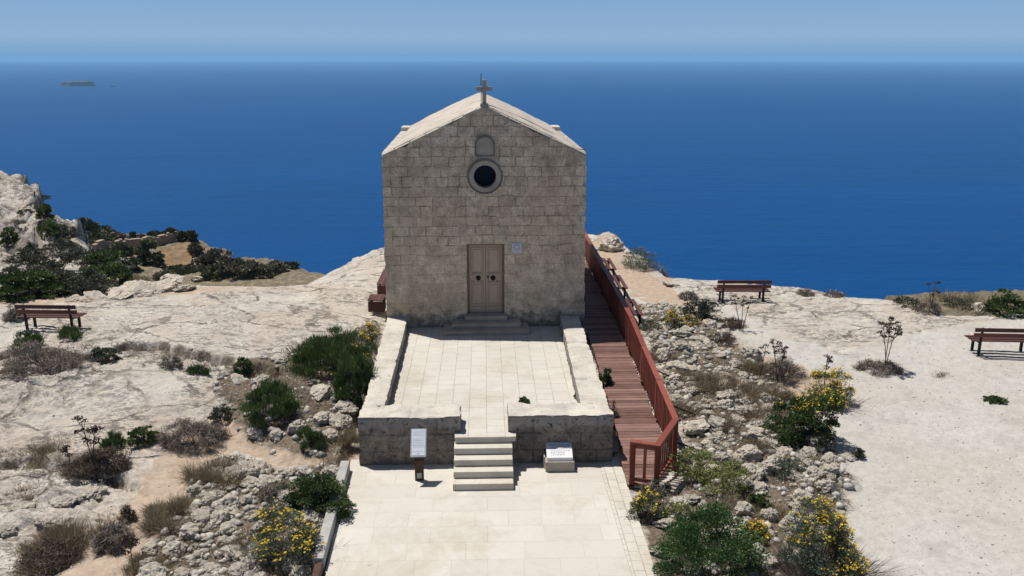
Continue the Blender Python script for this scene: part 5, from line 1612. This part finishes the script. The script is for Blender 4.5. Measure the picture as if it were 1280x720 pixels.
def rock(px, py, wpx, label, group, k=None, flat=1.0, mat_=None, p=None, size=None, rz=None):
    if p is None:
        p = ground(px, py)
    r = (wpx * 0.9 * m_per_px(p) / 2) if size is None else size
    me = ROCKS[(NR[0] * 3 + 1) % len(ROCKS) if k is None else k % len(ROCKS)]
    NR[0] += 1
    if mat_:
        me = me.copy(); me.materials[0] = mat_
    o = bpy.data.objects.new('rock', me); COL.objects.link(o)
    rn = random.Random(NR[0])
    o.rotation_euler = (rn.uniform(-.35, .35), rn.uniform(-.35, .35), rn.uniform(0, 6.28) if rz is None else rz)
    f = flat * rn.uniform(0.85, 1.1)
    o.scale = (r * rn.uniform(0.9, 1.1), r * rn.uniform(0.9, 1.1), r * f)
    o.location = (p.x, p.y, p.z + r * f * 0.12)
    placed.append((p.x, p.y, r))
    tag(o, label, 'rock', group)
    return o
# rough outcrop along the near rim of the plateau
for (px, py, w_, k, fl, lab) in [(92, 376, 30, 3, 0.4, 'low pale outcrop stone nearest the lone bench, on the plateau rim'), (118, 374, 40, 7, 0.45, 'second pale outcrop stone along the plateau rim'), (148, 370, 46, 1, 0.5, 'long craggy outcrop stone on the plateau rim'),
                                 (180, 368, 52, 5, 0.55, 'largest craggy outcrop stone on the plateau rim'), (205, 362, 46, 9, 0.55, 'craggy outcrop stone next to the largest one'), (232, 362, 34, 2, 0.5, 'outcrop stone ending the craggy rim row'),
                                 (222, 350, 40, 10, 0.5, 'pale outcrop stone at the highest point of the craggy rim'), (250, 350, 30, 6, 0.35, 'flat pale outcrop stone beyond the craggy rim row'), (165, 358, 36, 0, 0.45, 'pale outcrop stone at the rear of the craggy rim row'),
                                 (28, 636, 40, 4, 0.5, 'dark edged rock on the lower slab near the picture edge'), (62, 652, 44, 8, 0.5, 'craggy grey rock beside the lower broad dead bush'), (112, 618, 46, 11, 0.45, 'pale rock slab just below the dead bush'),
                                 (10, 664, 34, 7, 0.6, 'grey rock cut by the picture edge'), (100, 655, 36, 2, 0.4, 'flat grey rock between the two dead bushes')]:
    rock(px, py, w_, lab, None, k, fl, M['crag'])
for (px, py, w_, k, fl, lab) in [(372, 536, 40, 3, 0.8, 'largest pitted rock of the cluster between the two spiky bushes'), (345, 546, 26, 6, 0.8, 'pale rock at the path side of the cluster by the spiky bush'), (318, 543, 24, 9, 0.8, 'pale rock under the dark green spiky bush'),
                                 (392, 546, 28, 1, 0.8, 'grey rock right beside the small grey-green tuft'), (402, 524, 30, 4, 0.7, 'pale rock behind the small grey-green tuft'), (398, 492, 40, 8, 0.6, 'pale flat rock just below the big dark green bush')]:
    rock(px, py, w_, lab, None, k, fl)
# distinctive boulders first
for (px, py, w_, k, fl, mt, lab) in [
    (275, 582, 30, 2, 0.9, M['rock_dark'], 'dark pointed boulder at the top of the lower stone heap'), (290, 600, 42, 5, 0.85, M['rock_dark'], 'big brownish boulder beside the dark pointed one'),
    (270, 595, 26, 1, 0.9, None, 'pale pitted boulder touching the dark pointed one'), (246, 614, 28, 3, 0.7, None, 'pale cream boulder at the path side of the lower stone heap'),
    (335, 608, 38, 7, 1.0, None, 'tall grey craggy boulder behind the yellow flowered bush'), (253, 650, 36, 8, 0.85, None, 'whitish knobbly boulder above the bottom boulders'),
    (285, 662, 32, 6, 0.8, None, 'grey craggy boulder with a smooth blue-grey face'), (214, 680, 24, 4, 1.1, None, 'upright pale boulder at the edge of the sandy path'),
    (188, 686, 28, 9, 0.8, None, 'grey boulder beside the upright pale one'), (246, 700, 30, 0, 1.0, None, 'upright knobbly boulder near the picture bottom'),
    (186, 706, 24, 2, 0.9, None, 'knobbly grey boulder beside the bottom dried stalk'), (320, 690, 34, 3, 0.9, None, 'grey craggy boulder beside the yellow flowered bush'),
    (300, 715, 36, 6, 0.8, None, 'wide grey boulder at the picture bottom by the yellow flowered bush'), (265, 714, 30, 8, 0.8, None, 'rough grey boulder at the picture bottom'),
    (80, 630, 34, 5, 0.6, None, 'dark shaded boulder resting on the lower slab'), (383, 590, 24, 1, 0.8, None, 'grey stone just above the rounded green bush'),
    (413, 594, 30, 4, 0.8, None, 'grey stone between the rounded green bush and the kerb top'), (357, 592, 30, 0, 0.8, None, 'grey stone on the path side of the rounded green bush'),
    (905, 508, 26, 7, 0.9, None, 'pale smooth boulder in the upper stone heap'), (957, 500, 20, 3, 1.2, None, 'upright pale boulder on the bare soil'), (944, 532, 24, 9, 0.8, None, 'rounded pale boulder on the soil below the upright one'),
    (900, 532, 30, 2, 0.9, None, 'grey wedge shaped boulder with a dark front'), (870, 535, 34, 5, 0.8, None, 'large grey boulder nearest the railing corner'), (967, 556, 46, 8, 0.7, None, 'large pale slab-like boulder before the flowering bush'),
    (945, 545, 40, 6, 0.7, None, 'long grey boulder behind the pale slab-like one'), (1016, 556, 30, 4, 0.8, None, 'pale boulder at the foot of the large flowering bush'), (1058, 571, 24, 1, 0.6, None, 'flat pale stone on the gravel edge'),
    (965, 585, 44, 3, 0.9, None, 'deeply pitted grey boulder in the middle of the heap'), (935, 570, 44, 9, 0.8, None, 'dark pitted boulder behind the deeply pitted one'), (995, 598, 30, 0, 0.9, None, 'grey boulder with a dark hollow front'),
    (1030, 610, 30, 7, 0.9, None, 'pale boulder at the gravel edge of the heap'), (1036, 590, 30, 2, 0.9, None, 'grey boulder behind the pale gravel edge boulder'), (1000, 700, 34, 4, 0.9, None, 'brownish pale boulder under the big blue-grey bush'),
    (903, 575, 30, 6, 0.8, None, 'whitish boulder next to the pale plants'), (925, 605, 30, 5, 0.9, None, 'whitish green stained boulder among the pale plants'),
    (832, 655, 30, 8, 0.8, None, 'pale boulder by the forecourt edge'), (828, 690, 34, 1, 0.7, None, 'rough pale boulder on the forecourt edge by the glossy bush'),
    (764, 312, 46, 3, 0.8, None, 'big white rock at the far end of the railing above the sea'), (840, 356, 22, 5, 0.6, None, 'low pale rock on the cliff edge beyond the benches'),
    (1222, 387, 26, 6, 0.7, None, 'pale rock on the far low ground against the sea'), (1128, 376, 14, 2, 0.6, None, 'small pale rock on the far rim against the sea')]:
    rock(px, py, w_, lab, None, k, fl, mt)

def scatter(poly, n, smin, smax, label, group, rng_seed, relax=0.74, xr=None):
    r = random.Random(rng_seed)
    P = np.array(poly); x0, y0 = P.min(0); x1, y1 = P.max(0)
    tries = 0; got = 0
    while got < n and tries < n * 60:
        tries += 1
        x, y = r.uniform(x0, x1), r.uniform(y0, y1)
        if sdf_poly(np.array([x]), np.array([y]), poly)[0] > -0.05: continue
        if sdf_poly(np.array([x]), np.array([y]), apron)[0] < 0.22: continue
        if dist_line(np.array([x]), np.array([y]), path_l)[0] < 0.55: continue
        t = got / n
        s_ = smax * (1 - t) ** 1.3 + smin + r.uniform(0, 0.03)
        d = y - CAM.y; v = Vector((x, y, 0))
        if d < 12.5: continue
        if fbm(np.array([x]), np.array([y]), 1.8, 2, off=77.0)[0] < -0.28 and s_ < 0.22: continue
        if any((x - a) ** 2 + (y - b) ** 2 < ((s_ + c) * relax) ** 2 for a, b, c in placed): continue
        p = Vector((x, y, float(zfun([x], [y])[0])))
        rock(0, 0, 0, label(s_), group, None, r.uniform(0.65, 1.15), None, p, s_)
        got += 1
sz = lambda a, b, c: (lambda s_: a if s_ > 0.22 else (b if s_ > 0.14 else c))
scatter(rub_r, 148, 0.075, 0.21, sz('large grey pitted stone heaped between the boardwalk railing and the gravel', 'middling grey pitted stone heaped between the boardwalk railing and the gravel', 'small grey pitted stone heaped between the boardwalk railing and the gravel'), 'stones heaped beside the railing', 3)
scatter(rub_l, 52, 0.085, 0.24, sz('large grey pitted stone heaped below the sandy path', 'middling grey pitted stone heaped below the sandy path', 'small grey pitted stone heaped below the sandy path'), 'stones heaped below the sandy path', 4)
scatter(rub_m, 32, 0.085, 0.22, sz('large pale stone among the green bushes beside the terrace', 'middling pale stone among the green bushes beside the terrace', 'small pale stone among the green bushes beside the terrace'), 'stones among the green bushes', 5)

# uncountable small stones and litter
def scatter_mesh(name, label, regions, seed, smin, smax, mat_, flat=0.7, pw=2.2):
    r = np.random.default_rng(seed)
    base = bmesh.new(); bmesh.ops.create_icosphere(base, subdivisions=1, radius=1.0)
    bv = np.array([v.co[:] for v in base.verts]); bf = np.array([[v.index for v in f.verts] for f in base.faces]); base.free()
    V, Fc, VA = [], [], []; off = 0
    for poly, n, inside in regions:
        P = np.array(poly); lo, hi = P.min(0), P.max(0)
        X = r.uniform(lo[0], hi[0], n * 3); Y = r.uniform(lo[1], hi[1], n * 3)
        ok = (sdf_poly(X, Y, poly) < inside) & (sdf_poly(X, Y, apron) > 0.10) & (sdf_poly(X, Y, rim) < -0.2) & (Y > -15.6)
        X, Y = X[ok][:n], Y[ok][:n]
        Z = zfun(X, Y)
        for x, y, z in zip(X, Y, Z):
            s_ = smin + (smax - smin) * r.uniform() ** pw
            v = bv * (1 + r.normal(0, 0.27, bv.shape)) * np.array([s_ * r.uniform(.7, 1.2), s_ * r.uniform(.7, 1.2), s_ * flat])
            a = r.uniform(0, 6.28); c_, s2 = math.cos(a), math.sin(a)
            v = np.stack([v[:, 0] * c_ - v[:, 1] * s2 + x, v[:, 0] * s2 + v[:, 1] * c_ + y, v[:, 2] + z + s_ * 0.15], axis=1)
            V.append(v); Fc.append(bf + off); off += len(bv); VA.append(np.full(len(bf), r.uniform()))
    me = np_mesh(name, np.concatenate(V), np.concatenate(Fc), False, np.concatenate(VA))
    tag(link_mesh(name, me, mat_), label, kind='stuff')
g = G('rubble_stone')
gc = g.ramp(g.attr('var'), [(0.0, (0.22, 0.205, 0.185)), (0.5, (0.42, 0.395, 0.355)), (1.0, (0.60, 0.56, 0.50))])
gn = g.noise(g.coord('Object'), 22, 4, 0.7)
M['rubble'] = g.out(g.mix(g.math('MULTIPLY', g.ramp(gn, [(0.5, 0.0), (0.65, 1.0)]), 0.5), gc, (0.14, 0.13, 0.12)), 0.95)
scatter_mesh('rubble', 'loose small stones between the larger rocks', [(rub_r, 2300, 0.05), (rub_l, 900, 0.05), (rub_m, 420, 0.05)], 31, 0.022, 0.12, M['rubble'])
left_area = pxpoly([(-60, 400), (470, 400), (470, 470), (300, 560), (200, 720), (-60, 740)], -0.4)
scatter_mesh('gravel', 'loose pebbles on the open ground', [(gravel_r, 2600, -0.1), (left_area, 1500, 0.0)], 32, 0.008, 0.028, M['rubble'], 0.5, 3.5)

def litter(name, label, regions, seed, mat_, lmin, lmax, wd):
    r = np.random.default_rng(seed); PV, D_, L_ = [], [], []
    for poly, n, inside in regions:
        P = np.array(poly); lo, hi = P.min(0), P.max(0)
        X = r.uniform(lo[0], hi[0], n * 3); Y = r.uniform(lo[1], hi[1], n * 3)
        ok = (sdf_poly(X, Y, poly) < inside) & (sdf_poly(X, Y, apron) > 0.10) & (sdf_poly(X, Y, rim) < -0.2) & (fbm(X, Y, 1.1, 3, off=91.0) > -0.02) & (Y > -15.6)
        X, Y = X[ok][:n], Y[ok][:n]
        PV.append(np.stack([X, Y, zfun(X, Y)], axis=1))
    P = np.concatenate(PV); n = len(P)
    d = unit(np.concatenate([r.normal(0, 0.6, (n, 2)), r.uniform(0.2, 1.0, (n, 1))], axis=1))
    v, f = blade_quads(P, d, r.uniform(lmin, lmax, n), np.full(n, wd), 0.3)
    o = mesh_obj(name, v, f, mat_, None, np.tile(np.clip(r.normal(0.45, 0.25, n), 0, 1), 2))
    tag(o, label, kind='stuff')
litter('dry_grass', 'thin dry grass growing between the stones', [(rub_r, 12000, 0.1), (rub_l, 4500, 0.1), (rub_m, 3500, 0.1)], 41, M['straw'], 0.06, 0.22, 0.008)
crev_poly = pxpoly([(-30, 474), (40, 466), (100, 466), (160, 456), (230, 464), (325, 474), (330, 462), (240, 450), (160, 441), (100, 449), (40, 450), (-30, 456)], -0.15)
crev_low = pxpoly([(-30, 588), (60, 580), (110, 592), (150, 600), (150, 584), (110, 572), (60, 562), (-30, 566)], -0.7)
litter('dead_litter', 'dead brown litter lying along the rock crevices', [(crev_poly, 2600, 0.0), (crev_low, 900, 0.0)], 43, M['dry'], 0.05, 0.16, 0.012)
litter('weeds', 'sparse green weeds between the stones', [(rub_r, 2600, 0.1), (rub_l, 700, 0.1), (rub_m, 900, 0.1)], 42, M['grey'], 0.05, 0.18, 0.014)
